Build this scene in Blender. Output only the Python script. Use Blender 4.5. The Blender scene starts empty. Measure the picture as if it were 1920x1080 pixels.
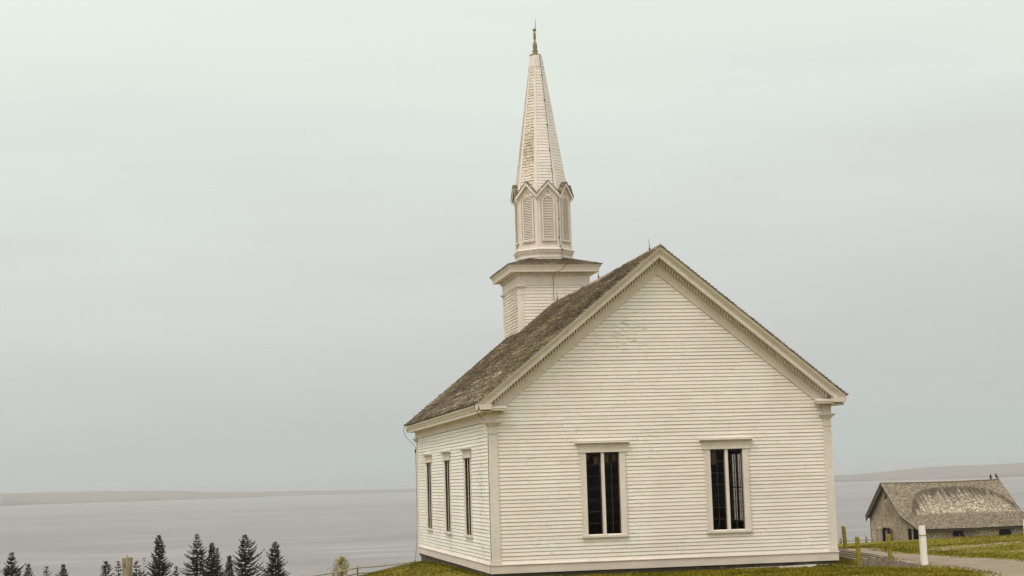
import bpy, math, random
from mathutils import Vector, Matrix, noise
random.seed(7)
scene = bpy.context.scene
col = scene.collection
PI = math.pi
W, L = 10.0, 15.57

# ------------------------------------------------------------------ materials
def new_mat(name):
    m = bpy.data.materials.new(name); m.use_nodes = True
    nt = m.node_tree; b = nt.nodes['Principled BSDF']
    b.inputs['Specular IOR Level'].default_value = 0.3
    return m, nt, b
def N(nt, t, **k):
    n = nt.nodes.new(t)
    for a, v in k.items():
        if hasattr(n, a) and a not in n.inputs: setattr(n, a, v)
        else: n.inputs[a].default_value = v
    return n
def ramp(nt, fac, stops):
    r = nt.nodes.new('ShaderNodeValToRGB')
    el = r.color_ramp.elements
    rgba = lambda c: (c, c, c, 1) if isinstance(c, (int, float)) else (*c, 1)
    el[1].position = stops[-1][0]; el[1].color = rgba(stops[-1][1])
    el[0].position = stops[0][0]; el[0].color = rgba(stops[0][1])
    for p, c in stops[1:-1]: el.new(p).color = rgba(c)
    nt.links.new(fac, r.inputs['Fac']); return r
def mix(nt, fac, a, b, mode='MIX'):
    m = nt.nodes.new('ShaderNodeMix'); m.data_type = 'RGBA'; m.blend_type = mode
    for sock, v in ((m.inputs[0], fac), (m.inputs[6], a), (m.inputs[7], b)):
        if isinstance(v, (int, float)): sock.default_value = v
        elif isinstance(v, tuple): sock.default_value = (*v, 1)
        else: nt.links.new(v, sock)
    return m.outputs[2]
def noise_tex(nt, scale, stretch=(1, 1, 1), detail=4, rough=.55, coord=None):
    tc = nt.nodes.new('ShaderNodeTexCoord'); mp = nt.nodes.new('ShaderNodeMapping')
    mp.inputs['Scale'].default_value = stretch
    nt.links.new(tc.outputs['Object'] if coord is None else coord, mp.inputs['Vector'])
    n = nt.nodes.new('ShaderNodeTexNoise'); n.inputs['Scale'].default_value = scale
    n.inputs['Detail'].default_value = detail; n.inputs['Roughness'].default_value = rough
    nt.links.new(mp.outputs[0], n.inputs['Vector']); return n.outputs['Fac']
def bump(nt, b, h, strength=.3, dist=.01):
    bn = nt.nodes.new('ShaderNodeBump'); bn.inputs['Strength'].default_value = strength
    bn.inputs['Distance'].default_value = dist
    nt.links.new(h, bn.inputs['Height']); nt.links.new(bn.outputs[0], b.inputs['Normal'])
def island(nt):
    return nt.nodes.new('ShaderNodeNewGeometry').outputs['Random Per Island']

def paint_mat(name, base, peel=.0, tone=.06, stretch=(1.2, 1.2, 26), wood=(.22, .165, .10)):
    m, nt, b = new_mat(name)
    lo = tuple(c*(1-tone) for c in base); hi = tuple(min(.9, c*(1+tone)) for c in base)
    big = noise_tex(nt, 1.1, (1, 1, 1), 5)
    c = mix(nt, ramp(nt, big, [(.3, 0), (.7, 1)]).outputs[0], lo, hi)
    isl = island(nt)
    r = ramp(nt, isl, [(0, (.92, .91, .90)), (.5, (1, 1, 1)), (1, (1.0, .985, .97))])
    c = mix(nt, .8, c, r.outputs[0], 'MULTIPLY')
    fine = noise_tex(nt, 2.2, stretch, 6, .7)
    g = ramp(nt, fine, [(.38, (.86, .835, .80)), (.55, (1, 1, 1))])
    c = mix(nt, .55, c, g.outputs[0], 'MULTIPLY')
    if peel > 0:
        p = noise_tex(nt, 2.6, (stretch[0]*1.1, stretch[1]*1.1, stretch[2]*1.3), 7, .72)
        q = noise_tex(nt, .55, (1, 1, 1), 3)
        add = nt.nodes.new('ShaderNodeMath'); add.operation = 'MULTIPLY_ADD'
        nt.links.new(q, add.inputs[0]); add.inputs[1].default_value = .35
        nt.links.new(p, add.inputs[2])
        t = .98 - peel
        f = ramp(nt, add.outputs[0], [(max(0, t-.02), 0), (min(1, t+.03), 1)])
        c = mix(nt, f.outputs[0], c, wood)
    nt.links.new(c, b.inputs['Base Color'])
    b.inputs['Roughness'].default_value = .62
    bump(nt, b, fine, .25, .004)
    return m

BASE = (.80, .68, .53)
M = {}
M['siding'] = paint_mat('painted_siding', (.895, .795, .725), peel=.17)
M['lip'] = paint_mat('worn_board_edge', (.40, .31, .215), peel=.1, tone=.2, stretch=(3, 3, 3))  # shade lines between the boards, painted brown onto each lower edge
M['skirt'] = paint_mat('skirt_paint', (.66, .57, .50), peel=.05, stretch=(1, 1, 3))
M['siding_side'] = paint_mat('painted_siding_side', (.92, .83, .77), peel=.20)
M['siding_worn'] = paint_mat('worn_siding', (.78, .69, .61), peel=.27, tone=.1, stretch=(2.2, 2.2, 14), wood=(.40, .315, .22))
M['trim'] = paint_mat('painted_trim', (.75, .665, .60), peel=.05, stretch=(3, 3, 3))
M['trim_dull'] = paint_mat('dull_trim', (.69, .60, .525), peel=.05, stretch=(3, 3, 3))
M['spire_paint'] = paint_mat('spire_paint', (.78, .705, .655), peel=.12, stretch=(2, 2, 14))
M['white_post'] = paint_mat('white_post_paint', (.86, .81, .74), peel=.10, stretch=(6, 6, 3))

def wood_mat(name, c0, c1, stretch=(6, 6, 1.2), sc=3, rough=.85, islands=True):
    m, nt, b = new_mat(name)
    f = noise_tex(nt, sc, stretch, 6, .65)
    c = mix(nt, ramp(nt, f, [(.35, 0), (.65, 1)]).outputs[0], c0, c1)
    if islands:
        r = ramp(nt, island(nt), [(0, .7), (1, 1.25)])
        c = mix(nt, 1.0, c, r.outputs[0], 'MULTIPLY')
    nt.links.new(c, b.inputs['Base Color']); b.inputs['Roughness'].default_value = rough
    bump(nt, b, f, .4, .01)
    return m
M['grey_wood'] = wood_mat('grey_weathered_wood', (.16, .125, .085), (.34, .275, .20))
M['fence_wood'] = wood_mat('fence_wood', (.20, .165, .12), (.42, .36, .28))
M['pale_edge'] = wood_mat('sawn_edge', (.36, .29, .20), (.55, .47, .36))
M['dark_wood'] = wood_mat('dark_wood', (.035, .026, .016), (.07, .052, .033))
M['muntin'] = wood_mat('muntin_wood', (.05, .038, .024), (.085, .066, .045), islands=False)
M['bark'] = wood_mat('bark', (.035, .025, .016), (.075, .055, .038), islands=False)
M['moss_wood'] = wood_mat('mossy_wood', (.15, .125, .008), (.33, .255, .04), (2, 2, 2), 6)
M['moss_dark'] = wood_mat('mossy_wood_dark', (.07, .055, .012), (.16, .12, .02), (2, 2, 2), 6)
M['metal'] = wood_mat('dull_metal', (.05, .04, .03), (.10, .08, .055), islands=False)
M['finial'] = wood_mat('finial_wood', (.20, .145, .075), (.42, .33, .20), (8, 8, 2), islands=False)

def shingle_mat(name, darkc, midc, lightc, patch=.35, sheen=.9, streak=(1, 1, 1), rows=None):
    m, nt, b = new_mat(name)
    r = ramp(nt, island(nt), [(0, darkc), (.4, midc), (.86, midc), (1, lightc)])
    big = noise_tex(nt, patch, streak, 5, .6)
    g = ramp(nt, big, [(.36, .6), (.52, 1.0), (.7, 1.35)])
    c = mix(nt, 1.0, r.outputs[0], g.outputs[0], 'MULTIPLY')
    if rows:       # weathering that runs along the courses
        st = noise_tex(nt, 1.0, rows, 5, .7)
        c = mix(nt, 1.0, c, ramp(nt, st, [(.32, .42), (.47, .85), (.58, 1.1), (.72, 2.4)]).outputs[0], 'MULTIPLY')
    f = noise_tex(nt, 9, (1, 1, 1), 5, .7)
    c = mix(nt, .5, c, ramp(nt, f, [(.35, .65), (.65, 1.2)]).outputs[0], 'MULTIPLY')
    nt.links.new(c, b.inputs['Base Color']); b.inputs['Roughness'].default_value = sheen
    bump(nt, b, f, .5, .01)
    return m
M['shingle'] = shingle_mat('roof_shingle', (.19, .145, .098), (.30, .238, .165), (.55, .47, .36), .45, .85, (1, .4, 1), rows=(7, .45, 7))
M['tower_shingle'] = shingle_mat('tower_shingle', (.10, .075, .045), (.17, .13, .085), (.28, .225, .155), 1.2)
M['barn_wall'] = shingle_mat('barn_wall_shingle', (.20, .155, .105), (.36, .285, .20), (.50, .42, .31), .12)

# barn roof: grey shingles, a dark arching band and pale bleached streaks under it
def barn_roof_mat():
    m, nt, b = new_mat('barn_roof_shingle')
    tc = nt.nodes.new('ShaderNodeTexCoord'); sp = nt.nodes.new('ShaderNodeSeparateXYZ')
    nt.links.new(tc.outputs['Object'], sp.inputs[0])
    # local: x 0..16.5 along the ridge, z from the ridge down
    def math_(op, a, c=None, d=None):
        n = nt.nodes.new('ShaderNodeMath'); n.operation = op
        for s, v in zip(n.inputs, (a, c, d)):
            if v is None: continue
            if isinstance(v, (int, float)): s.default_value = v
            else: nt.links.new(v, s)
        return n.outputs[0]
    streak = noise_tex(nt, 1.0, (2.4, .22, .16), 5, .75)
    sg = math_('MULTIPLY', math_('SUBTRACT', streak, .5), 2.6)
    # arch: z_arc = ztop - ((x-9)/w)^2 * k
    dx = math_('DIVIDE', math_('SUBTRACT', sp.outputs['X'], 9.2), 7.5)
    d2 = math_('MULTIPLY', dx, dx)
    arc = math_('MULTIPLY_ADD', math_('MULTIPLY', d2, d2), -3.0, 5.55)
    d = math_('SUBTRACT', arc, sp.outputs['Z'])          # >0 below the arch line
    dn = math_('ADD', d, math_('MULTIPLY', sg, .35))
    dm = math_('ADD', d, math_('MULTIPLY', sg, 2.6))
    dark0 = ramp(nt, math_('MULTIPLY_ADD', dn, .25, .25), [(.20, 0), (.27, 1)])
    dark1 = ramp(nt, math_('MULTIPLY_ADD', dm, .25, .25), [(.36, 1), (.52, 0)])
    dk = nt.nodes.new('ShaderNodeMath'); dk.operation = 'MULTIPLY'; nt.links.new(dark0.outputs[0], dk.inputs[0]); nt.links.new(dark1.outputs[0], dk.inputs[1])
    low = ramp(nt, math_('MULTIPLY_ADD', sp.outputs['Z'], .12, .0), [(.26, 0), (.32, 1)])   # shed roof part has no pale streaks
    pale = ramp(nt, math_('MULTIPLY_ADD', dm, .25, .25), [(.34, 0), (.95, .72)])
    r = ramp(nt, island(nt), [(0, (.15, .117, .08)), (.5, (.25, .197, .138)), (1, (.37, .305, .22))])
    rp = ramp(nt, island(nt), [(0, (.15, .118, .08)), (.3, (.28, .23, .165)), (.7, (.56, .49, .38)), (1, (.80, .72, .60))])
    f = noise_tex(nt, 2.5, (.5, 1, 3), 5, .7)
    c = mix(nt, .7, r.outputs[0], ramp(nt, f, [(.35, .65), (.65, 1.2)]).outputs[0], 'MULTIPLY')
    pf = nt.nodes.new('ShaderNodeMath'); pf.operation = 'MULTIPLY'
    nt.links.new(pale.outputs[0], pf.inputs[0]); nt.links.new(low.outputs[0], pf.inputs[1])
    c = mix(nt, math_('MULTIPLY', pf.outputs[0], .95), c, rp.outputs[0])
    df = math_('MULTIPLY', math_('MULTIPLY', dk.outputs[0], low.outputs[0]), .85)
    c = mix(nt, df, c, (.075, .056, .033))
    nt.links.new(c, b.inputs['Base Color']); b.inputs['Roughness'].default_value = .9
    bump(nt, b, f, .4, .02)
    return m
M['barn_roof'] = barn_roof_mat()

def stone_mat():
    m, nt, b = new_mat('foundation_stone')
    tc = nt.nodes.new('ShaderNodeTexCoord')
    f = noise_tex(nt, 2.2, (1, 1, 2), 7, .7)
    v = nt.nodes.new('ShaderNodeTexVoronoi'); v.inputs['Scale'].default_value = 2.2
    nt.links.new(tc.outputs['Object'], v.inputs['Vector'])
    c = mix(nt, ramp(nt, f, [(.35, 0), (.68, 1)]).outputs[0], (.07, .055, .038), (.23, .185, .135))
    bw = nt.nodes.new('ShaderNodeSeparateColor'); nt.links.new(v.outputs['Color'], bw.inputs[0])
    c = mix(nt, 1.0, c, ramp(nt, bw.outputs[0], [(0, .55), (1, 1.4)]).outputs[0], 'MULTIPLY')
    nt.links.new(c, b.inputs['Base Color']); b.inputs['Roughness'].default_value = .95
    bump(nt, b, f, .8, .03)
    return m
M['stone'] = stone_mat()

def plain(name, c, rough=.8):
    m, nt, b = new_mat(name); b.inputs['Base Color'].default_value = (*c, 1); b.inputs['Roughness'].default_value = rough
    f = noise_tex(nt, 3, (1, 1, 1), 4)
    cc = mix(nt, 1.0, tuple(c), ramp(nt, f, [(.3, .8), (.7, 1.15)]).outputs[0], 'MULTIPLY')
    nt.links.new(cc, b.inputs['Base Color'])
    return m
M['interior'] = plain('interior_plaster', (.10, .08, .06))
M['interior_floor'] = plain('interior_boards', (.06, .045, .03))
M['blind'] = plain('faded_blind', (.50, .42, .31))
M['curtain'] = plain('faded_curtain', (.45, .39, .30))
M['dim_curtain'] = plain('dim_curtain', (.16, .12, .075))
M['feather'] = plain('crow_feather', (.018, .014, .010), .6)

def glass_mat(name='old_glass', ior=1.2):
    m = bpy.data.materials.new(name); m.use_nodes = True; nt = m.node_tree
    for n in list(nt.nodes): nt.nodes.remove(n)
    o = nt.nodes.new('ShaderNodeOutputMaterial'); mx = nt.nodes.new('ShaderNodeMixShader')
    g = nt.nodes.new('ShaderNodeBsdfGlossy'); t = nt.nodes.new('ShaderNodeBsdfTransparent')
    g.inputs['Roughness'].default_value = .03; t.inputs['Color'].default_value = (.72, .69, .62, 1)
    fr = nt.nodes.new('ShaderNodeFresnel')
    gg = nt.nodes.new('ShaderNodeNewGeometry'); mr = nt.nodes.new('ShaderNodeMapRange'); mr.inputs[3].default_value = ior; mr.inputs[4].default_value = 1/ior
    nt.links.new(gg.outputs['Backfacing'], mr.inputs[0]); nt.links.new(mr.outputs[0], fr.inputs['IOR'])     # a thin pane looks alike from both sides
    f = noise_tex(nt, 1.6, (1, 1, 1), 2)
    bn = nt.nodes.new('ShaderNodeBump'); bn.inputs['Strength'].default_value = .15; bn.inputs['Distance'].default_value = .05
    nt.links.new(f, bn.inputs['Height']); nt.links.new(bn.outputs[0], g.inputs['Normal'])
    nt.links.new(fr.outputs[0], mx.inputs[0]); nt.links.new(t.outputs[0], mx.inputs[1]); nt.links.new(g.outputs[0], mx.inputs[2])
    nt.links.new(mx.outputs[0], o.inputs['Surface'])
    return m
M['glass'] = glass_mat(); M['glass_dusty'] = glass_mat('dusty_glass', 1.12)

def ground_mat():
    m, nt, b = new_mat('turf')
    a = noise_tex(nt, .45, (1, 1, 1), 6, .65); d = noise_tex(nt, 2.6, (1, 1, 1), 6, .75); e = noise_tex(nt, .16, (1, 1, 1), 4)
    c = mix(nt, ramp(nt, a, [(.4, 0), (.62, 1)]).outputs[0], (.09, .086, .002), (.18, .15, .006))
    c = mix(nt, ramp(nt, d, [(.45, 0), (.75, 1)]).outputs[0], c, (.24, .18, .05))
    c = mix(nt, ramp(nt, d, [(.25, 1), (.38, 0)]).outputs[0], c, (.045, .038, .015))
    # worn earth patches
    at = nt.nodes.new('ShaderNodeAttribute'); at.attribute_name = 'bare'
    ad = nt.nodes.new('ShaderNodeMath'); ad.operation = 'MULTIPLY_ADD'
    nt.links.new(d, ad.inputs[0]); ad.inputs[1].default_value = 1.3; nt.links.new(at.outputs['Fac'], ad.inputs[2])
    f = ramp(nt, ad.outputs[0], [(1.05, 0), (1.25, 1)]) if False else None
    sub = nt.nodes.new('ShaderNodeMath'); sub.operation = 'SUBTRACT'; sub.use_clamp = True
    nt.links.new(ad.outputs[0], sub.inputs[0]); sub.inputs[1].default_value = .85
    f = ramp(nt, sub.outputs[0], [(.05, 0), (.35, 1)])
    c = mix(nt, f.outputs[0], c, mix(nt, ramp(nt, d, [(.4, 0), (.6, 1)]).outputs[0], (.15, .115, .08), (.32, .26, .19)))
    nt.links.new(c, b.inputs['Base Color']); b.inputs['Roughness'].default_value = .95
    b.inputs['Specular IOR Level'].default_value = .1
    bump(nt, b, d, .8, .06)
    return m
M['turf'] = ground_mat()
def blade_mat():
    m, nt, b = new_mat('grass_blades')
    r = ramp(nt, island(nt), [(0, (.055, .055, .003)), (.45, (.14, .13, .003)), (.8, (.23, .19, .006)), (1, (.38, .30, .08))])
    a = noise_tex(nt, .5, (1, 1, 1), 5, .65)
    c = mix(nt, 1.0, r.outputs[0], ramp(nt, a, [(.38, (.62, .68, .6)), (.62, (1.22, 1.1, 1.15))]).outputs[0], 'MULTIPLY')
    nt.links.new(c, b.inputs['Base Color']); b.inputs['Roughness'].default_value = .8
    b.inputs['Specular IOR Level'].default_value = .02
    return m
M['grass'] = blade_mat()
def gravel_mat(name, c0, c1, c2):
    m, nt, b = new_mat(name)
    d = noise_tex(nt, 14, (1, 1, 1), 6, .8); e = noise_tex(nt, .9, (1, 1, 1), 5, .6)
    c = mix(nt, ramp(nt, d, [(.35, 0), (.65, 1)]).outputs[0], c0, c1)
    c = mix(nt, ramp(nt, e, [(.45, 0), (.7, .6)]).outputs[0], c, c2)
    nt.links.new(c, b.inputs['Base Color']); b.inputs['Roughness'].default_value = .95
    bump(nt, b, d, .7, .02); return m
M['gravel'] = gravel_mat('gravel', (.165, .128, .088), (.30, .24, .175), (.16, .125, .075))
M['earth'] = gravel_mat('dug_earth', (.045, .034, .024), (.17, .13, .095), (.10, .078, .055))

def needle_mat(name, c0, c1):
    m, nt, b = new_mat(name)
    r = ramp(nt, island(nt), [(0, c0), (1, c1)])
    nt.links.new(r.outputs[0], b.inputs['Base Color']); b.inputs['Roughness'].default_value = .8
    b.inputs['Specular IOR Level'].default_value = .1
    return m
M['needles'] = needle_mat('spruce_needles', (.012, .008, .002), (.062, .044, .013))
M['needles_pale'] = needle_mat('pale_spruce_needles', (.02, .014, .005), (.11, .082, .035))
M['young_leaf'] = needle_mat('spring_leaf', (.20, .17, .01), (.46, .36, .06))
M['twig'] = needle_mat('bare_twig', (.20, .15, .11), (.40, .32, .25))

def water_mat():
    m, nt, b = new_mat('sea_water')
    geo = nt.nodes.new('ShaderNodeNewGeometry')
    big = noise_tex(nt, .0016, (.55, 1.5, 1), 4, .55, geo.outputs['Position'])
    c = mix(nt, ramp(nt, big, [(.38, 0), (.62, 1)]).outputs[0], (.16, .142, .133), (.205, .19, .185))
    rip = noise_tex(nt, .045, (.32, 1, 1), 7, .8, geo.outputs['Position'])
    c = mix(nt, 1.0, c, ramp(nt, rip, [(.33, .60), (.5, 1.0), (.66, 1.6)]).outputs[0], 'MULTIPLY')
    sx = nt.nodes.new('ShaderNodeSeparateXYZ'); nt.links.new(geo.outputs['Position'], sx.inputs[0])
    mr = nt.nodes.new('ShaderNodeMapRange'); mr.inputs[1].default_value = 3300; mr.inputs[2].default_value = 5000; mr.inputs[3].default_value = .30; mr.inputs[4].default_value = .75
    nt.links.new(sx.outputs['Y'], mr.inputs[0]); nt.links.new(mr.outputs[0], b.inputs['Specular IOR Level'])     # calmer, glossier water in the lee of the far shore
    nt.links.new(c, b.inputs['Base Color'])
    nt.links.new(ramp(nt, rip, [(.35, .30), (.65, .48)]).outputs[0], b.inputs['Roughness']); b.inputs['IOR'].default_value = 1.33
    wv = noise_tex(nt, .22, (.6, 1.6, 1), 6, .75, geo.outputs['Position'])
    bump(nt, b, wv, .8, 1.2)
    return m
M['water'] = water_mat()
M['far_land'] = plain('far_wooded_land', (.17, .14, .11))

# ------------------------------------------------------------------ mesh helpers
class MB:
    def __init__(s, T=None): s.v = []; s.f = []; s.m = []; s.T = T or (lambda p: p); s.mi = 0
    def add(s, vs, fs):
        o = len(s.v); s.v += [tuple(s.T(p)) for p in vs]
        for f in fs: s.f.append(tuple(o+i for i in f)); s.m.append(s.mi)
    def quad(s, a, b, c, d): s.add([a, b, c, d], [(0, 1, 2, 3)])
    def tri(s, a, b, c): s.add([a, b, c], [(0, 1, 2)])
    def box(s, x0, x1, y0, y1, z0, z1):
        s.add([(x0,y0,z0),(x1,y0,z0),(x1,y1,z0),(x0,y1,z0),(x0,y0,z1),(x1,y0,z1),(x1,y1,z1),(x0,y1,z1)],
              [(0,3,2,1),(4,5,6,7),(0,1,5,4),(1,2,6,5),(2,3,7,6),(3,0,4,7)])
    def rings(s, rs, closed_ends=True):
        n = len(rs[0]); vs = [p for r in rs for p in r]; fs = []
        for k in range(len(rs)-1):
            for i in range(n):
                j = (i+1) % n; fs.append((k*n+i, k*n+j, (k+1)*n+j, (k+1)*n+i))
        if closed_ends: fs.append(tuple(range(n))[::-1]); fs.append(tuple((len(rs)-1)*n+i for i in range(n)))
        s.add(vs, fs)
    def tube(s, pts, r, n=6):
        pts = [Vector(p) for p in pts]; rs = []
        for i, p in enumerate(pts):
            d = (pts[min(i+1, len(pts)-1)]-pts[max(i-1, 0)]).normalized()
            a = d.cross(Vector((0, 0, 1)));
            if a.length < .05: a = d.cross(Vector((1, 0, 0)))
            a.normalize(); b = d.cross(a); rr = r[i] if isinstance(r, (list, tuple)) else r
            rs.append([tuple(p+rr*(math.cos(2*PI*k/n)*a+math.sin(2*PI*k/n)*b)) for k in range(n)])
        s.rings(rs)
    def lathe(s, prof, c=(0, 0, 0), n=12):
        s.rings([[(c[0]+r*math.cos(2*PI*k/n), c[1]+r*math.sin(2*PI*k/n), c[2]+z) for k in range(n)] for r, z in prof])
    def build(s, name, mats, parent=None, smooth=False):
        if not isinstance(mats, (list, tuple)): mats = [mats]
        off = Vector((0, 0, 0)); q = parent
        while q is not None: off += q.location; q = q.parent
        me = bpy.data.meshes.new(name)
        me.from_pydata([(x-off.x, y-off.y, z-off.z) for x, y, z in s.v], [], s.f)
        for mm in mats: me.materials.append(mm if not isinstance(mm, str) else M[mm])
        if len(mats) > 1: me.polygons.foreach_set('material_index', s.m)
        if smooth: me.polygons.foreach_set('use_smooth', [True]*len(me.polygons))
        me.update()
        o = bpy.data.objects.new(name, me); col.objects.link(o); o.parent = parent
        return o
def tag(o, label=None, cat=None, group=None, kind=None):
    if label: o['label'] = label
    if cat: o['category'] = cat
    if group: o['group'] = group
    if kind: o['kind'] = kind
    return o
def empty(name, loc):
    o = bpy.data.objects.new(name, None); col.objects.link(o); o.location = loc; o.empty_display_size = .3; return o
R = random.uniform
def nz(x, y, z=0, s=1.0): return noise.noise(Vector((x*s, y*s, z)))

# ------------------------------------------------------------------ terrain
def sp(t, k=3.0):
    return t if t > 20*k else (0 if t < -20*k else k*math.log(1+math.exp(t/k)))
def ss(a, b, x):
    t = max(0, min(1, (x-a)/(b-a))); return t*t*(3-2*t)
def h0(x, y):
    f = ss(-3, 15, x-.13*max(0, y-16))
    sl = .115*(1-f)+.052*f; yc = 14.5*(1-f)+17.8*f
    z = -.15 - sl*sp(y-yc, 1.3)
    z -= .21*sp(-x-.45, .3)*(.25+.75*ss(-4, 13, y))
    z -= .13*sp(y-168, 8)
    z -= .05*ss(9.8, 12.5, x)*(1-ss(14, 22, x))*ss(-8, -2, y)
    z -= .09*ss(8, 16, y)*ss(16, 9, x)
    z -= .24*ss(9, 16, y)*ss(13, 17, x)*(1-ss(17, 27, x))
    z -= .14*ss(9, 15, y)*ss(12, 15, x)*(1-.4*ss(26, 30, x))
    z -= .10*ss(10.0, 10.6, x)*(1-ss(12.6, 13.2, x))*ss(-.4, .2, y)*(1-ss(6, 7.5, y))
    return z
def h(x, y):
    z = h0(x, y)
    z += .05*nz(x, y, 3, .35)+.02*nz(x, y, 5, 1.1)
    if y > 60: z += 1.0*ss(60, 120, y)*nz(x, y, 9, .02)
    return z
def hh(x, y): return h(x, y)

def axis(lo, hi, dlo, dhi, step, grow=1.18):
    a = []; t = dlo
    while t <= dhi: a.append(t); t += step
    s = step; t = dlo
    left = []
    while t > lo: s *= grow; t -= s; left.append(t)
    s = step; t = a[-1]; right = []
    while t < hi: s *= grow; t += s; right.append(t)
    return left[::-1]+a+right
PATH = [(9.0, -22, 1.5), (10.6, -13, 1.5), (12.0, -9, 1.45), (13.2, -6, 1.35), (13.85, -3, 1.2), (14.05, -1, 1.12), (13.95, 1, 1.0), (13.85, 3.8, .72), (13.75, 6, .55), (14.1, 8.2, .5), (14.6, 9.6, .35)]
def path_at(y):
    for (x0, y0, w0), (x1, y1, w1) in zip(PATH, PATH[1:]):
        if y0 <= y <= y1:
            t = (y-y0)/(y1-y0); return x0+(x1-x0)*t, w0+(w1-w0)*t
    return None
def bare(x, y):
    b = 0
    # faint track on the slope beyond the path
    d = abs((y-7.2)-(x-16.8)*.62)/1.17
    if 15.5 < x < 30: b = max(b, (.50-.38*d))
    d2 = math.hypot((x-18.5)/2.2, (y-4.0)/.8); b = max(b, .42-.3*d2)
    d3 = math.hypot((x-16.3)/1.3, (y-4.3)/1.0); b = max(b, .38-.3*d3)
    pa = path_at(y)
    if pa: b = max(b, .62-.9*max(0, abs(x-pa[0])-pa[1]))
    d4 = math.hypot((x-11.4)/1.2, (y+.7)/1.0); b = max(b, .5-.3*max(0, d4-.6))
    return max(0, b)
xs = axis(-420, 520, -9, 27, .25); ys = axis(-90, 430, -9, 23, .25)
tm = MB()
tm.v = [(x, y, h(x, y)) for y in ys for x in xs]
nx = len(xs)
tm.f = [(j*nx+i, j*nx+i+1, (j+1)*nx+i+1, (j+1)*nx+i) for j in range(len(ys)-1) for i in range(nx-1)]
ground = tm.build('ground', 'turf', smooth=True); tag(ground, kind='structure')
at = ground.data.attributes.new('bare', 'FLOAT', 'POINT')
at.data.foreach_set('value', [bare(x, y) for y in ys for x in xs])

# path sheet following the ground
pm = MB(); rows = []
y = -22.0
while y < 9.5:
    c, w = path_at(y)
    wl = w+.10*nz(3, y, 1, 1.3)+.05*nz(9, y, 1, 5); wr = w+.10*nz(7, y, 4, 1.3)+.05*nz(1, y, 4, 5)
    k = 14; row = []
    for i in range(k+1):
        t = i/k; x = c-wl+(wl+wr)*t
        edge = min(t, 1-t)
        row.append((x, y, h(x, y)+(.012 if edge > .01 else -.03)+.012*ss(0, .15, edge)))
    rows.append(row); y += .2
n = len(rows[0]); pm.v = [p for r in rows for p in r]
pm.f = [(j*n+i, j*n+i+1, (j+1)*n+i+1, (j+1)*n+i) for j in range(len(rows)-1) for i in range(n-1)]
tag(pm.build('path', 'gravel', smooth=True), kind='structure')

# grass
def in_mound(x, y): return ((x-11.35)/1.0)**2+((y+.55)/.62)**2 < 1
gm_v = []; gm_f = []
def blade(x, y, z, hgt, w):
    hgt *= .8
    a = R(0, 2*PI); ca, sa = math.cos(a)*w, math.sin(a)*w
    lx, ly = R(-.6, .6)*hgt, R(-.6, .6)*hgt
    o = len(gm_v)
    gm_v.extend([(x-ca, y-sa, z-.01), (x+ca, y+sa, z-.01), (x+lx, y+ly, z+hgt)]); gm_f.append((o, o+1, o+2))
def scatter(nb, x0, x1, y0, y1, tall=1.0):
    for _ in range(nb):
        x, y = R(x0, x1), R(y0, y1)
        if -.02 < x < W+.02 and 0 < y < L: continue
        pa = path_at(y)
        if pa and abs(x-pa[0]) < pa[1]-.05 and random.random() < .985: continue
        if in_mound(x, y) and random.random() < .93: continue
        if 10.3 < x < 13.0 and -.3 < y < 6.2 and random.random() < .8: continue
        if bare(x, y) > .25 and random.random() < .6: continue
        dn = nz(x, y, 2, 1.2)
        if dn < -.25 and random.random() < .5: continue
        z = h(x, y)
        for _k in range(2):
            blade(x+R(-.03, .03), y+R(-.03, .03), z, R(.03, .09)*tall*(1+.7*max(0, dn)), R(.006, .014))
scatter(15000, .2, 11, -4.5, -.02, 1.0)
scatter(17000, 7, 18, -13, -4, 1.0)
scatter(11000, -5, -.02, 4, 24, 1.1)
scatter(15000, 9.8, 16.5, -5, 12, .9)
scatter(26000, 12, 29, -2, 23, .9)
for (x0, y0, x1, y1) in ((-.12, 0, -.12, L), (0, -.12, W, -.12), (10.1, 0, 10.1, 6)):   # longer uncut grass at the foundation
    for _ in range(1100):
        t = random.random(); x = x0+(x1-x0)*t+R(-.08, .08); y = y0+(y1-y0)*t+R(-.08, .08)
        blade(x, y, h(x, y), R(.06, .16)*(.6 if x1 == W and y1 < 0 else 1), R(.008, .015))
gb = MB(); gb.v = gm_v; gb.f = gm_f; tag(gb.build('grass', 'grass'), kind='stuff', label='short olive green grass around the church and the path', cat='grass')

# sea and far shores
SEA = -28.0
wm = MB(); S = 15500
wx = axis(-S, S, -2000, 2500, 250, 1.5); wy = axis(150, S, 300, 6500, 250, 1.5)
wx = [max(-S, min(S, a)) for a in wx]; wy = [max(150, min(S, a)) for a in wy]
wx = sorted(set(wx)); wy = sorted(set(wy)); n = len(wx)
wm.v = [(x, y, SEA) for y in wy for x in wx]
wm.f = [(j*n+i, j*n+i+1, (j+1)*n+i+1, (j+1)*n+i) for j in range(len(wy)-1) for i in range(n-1)]
tag(wm.build('sea', 'water'), kind='structure')

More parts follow.
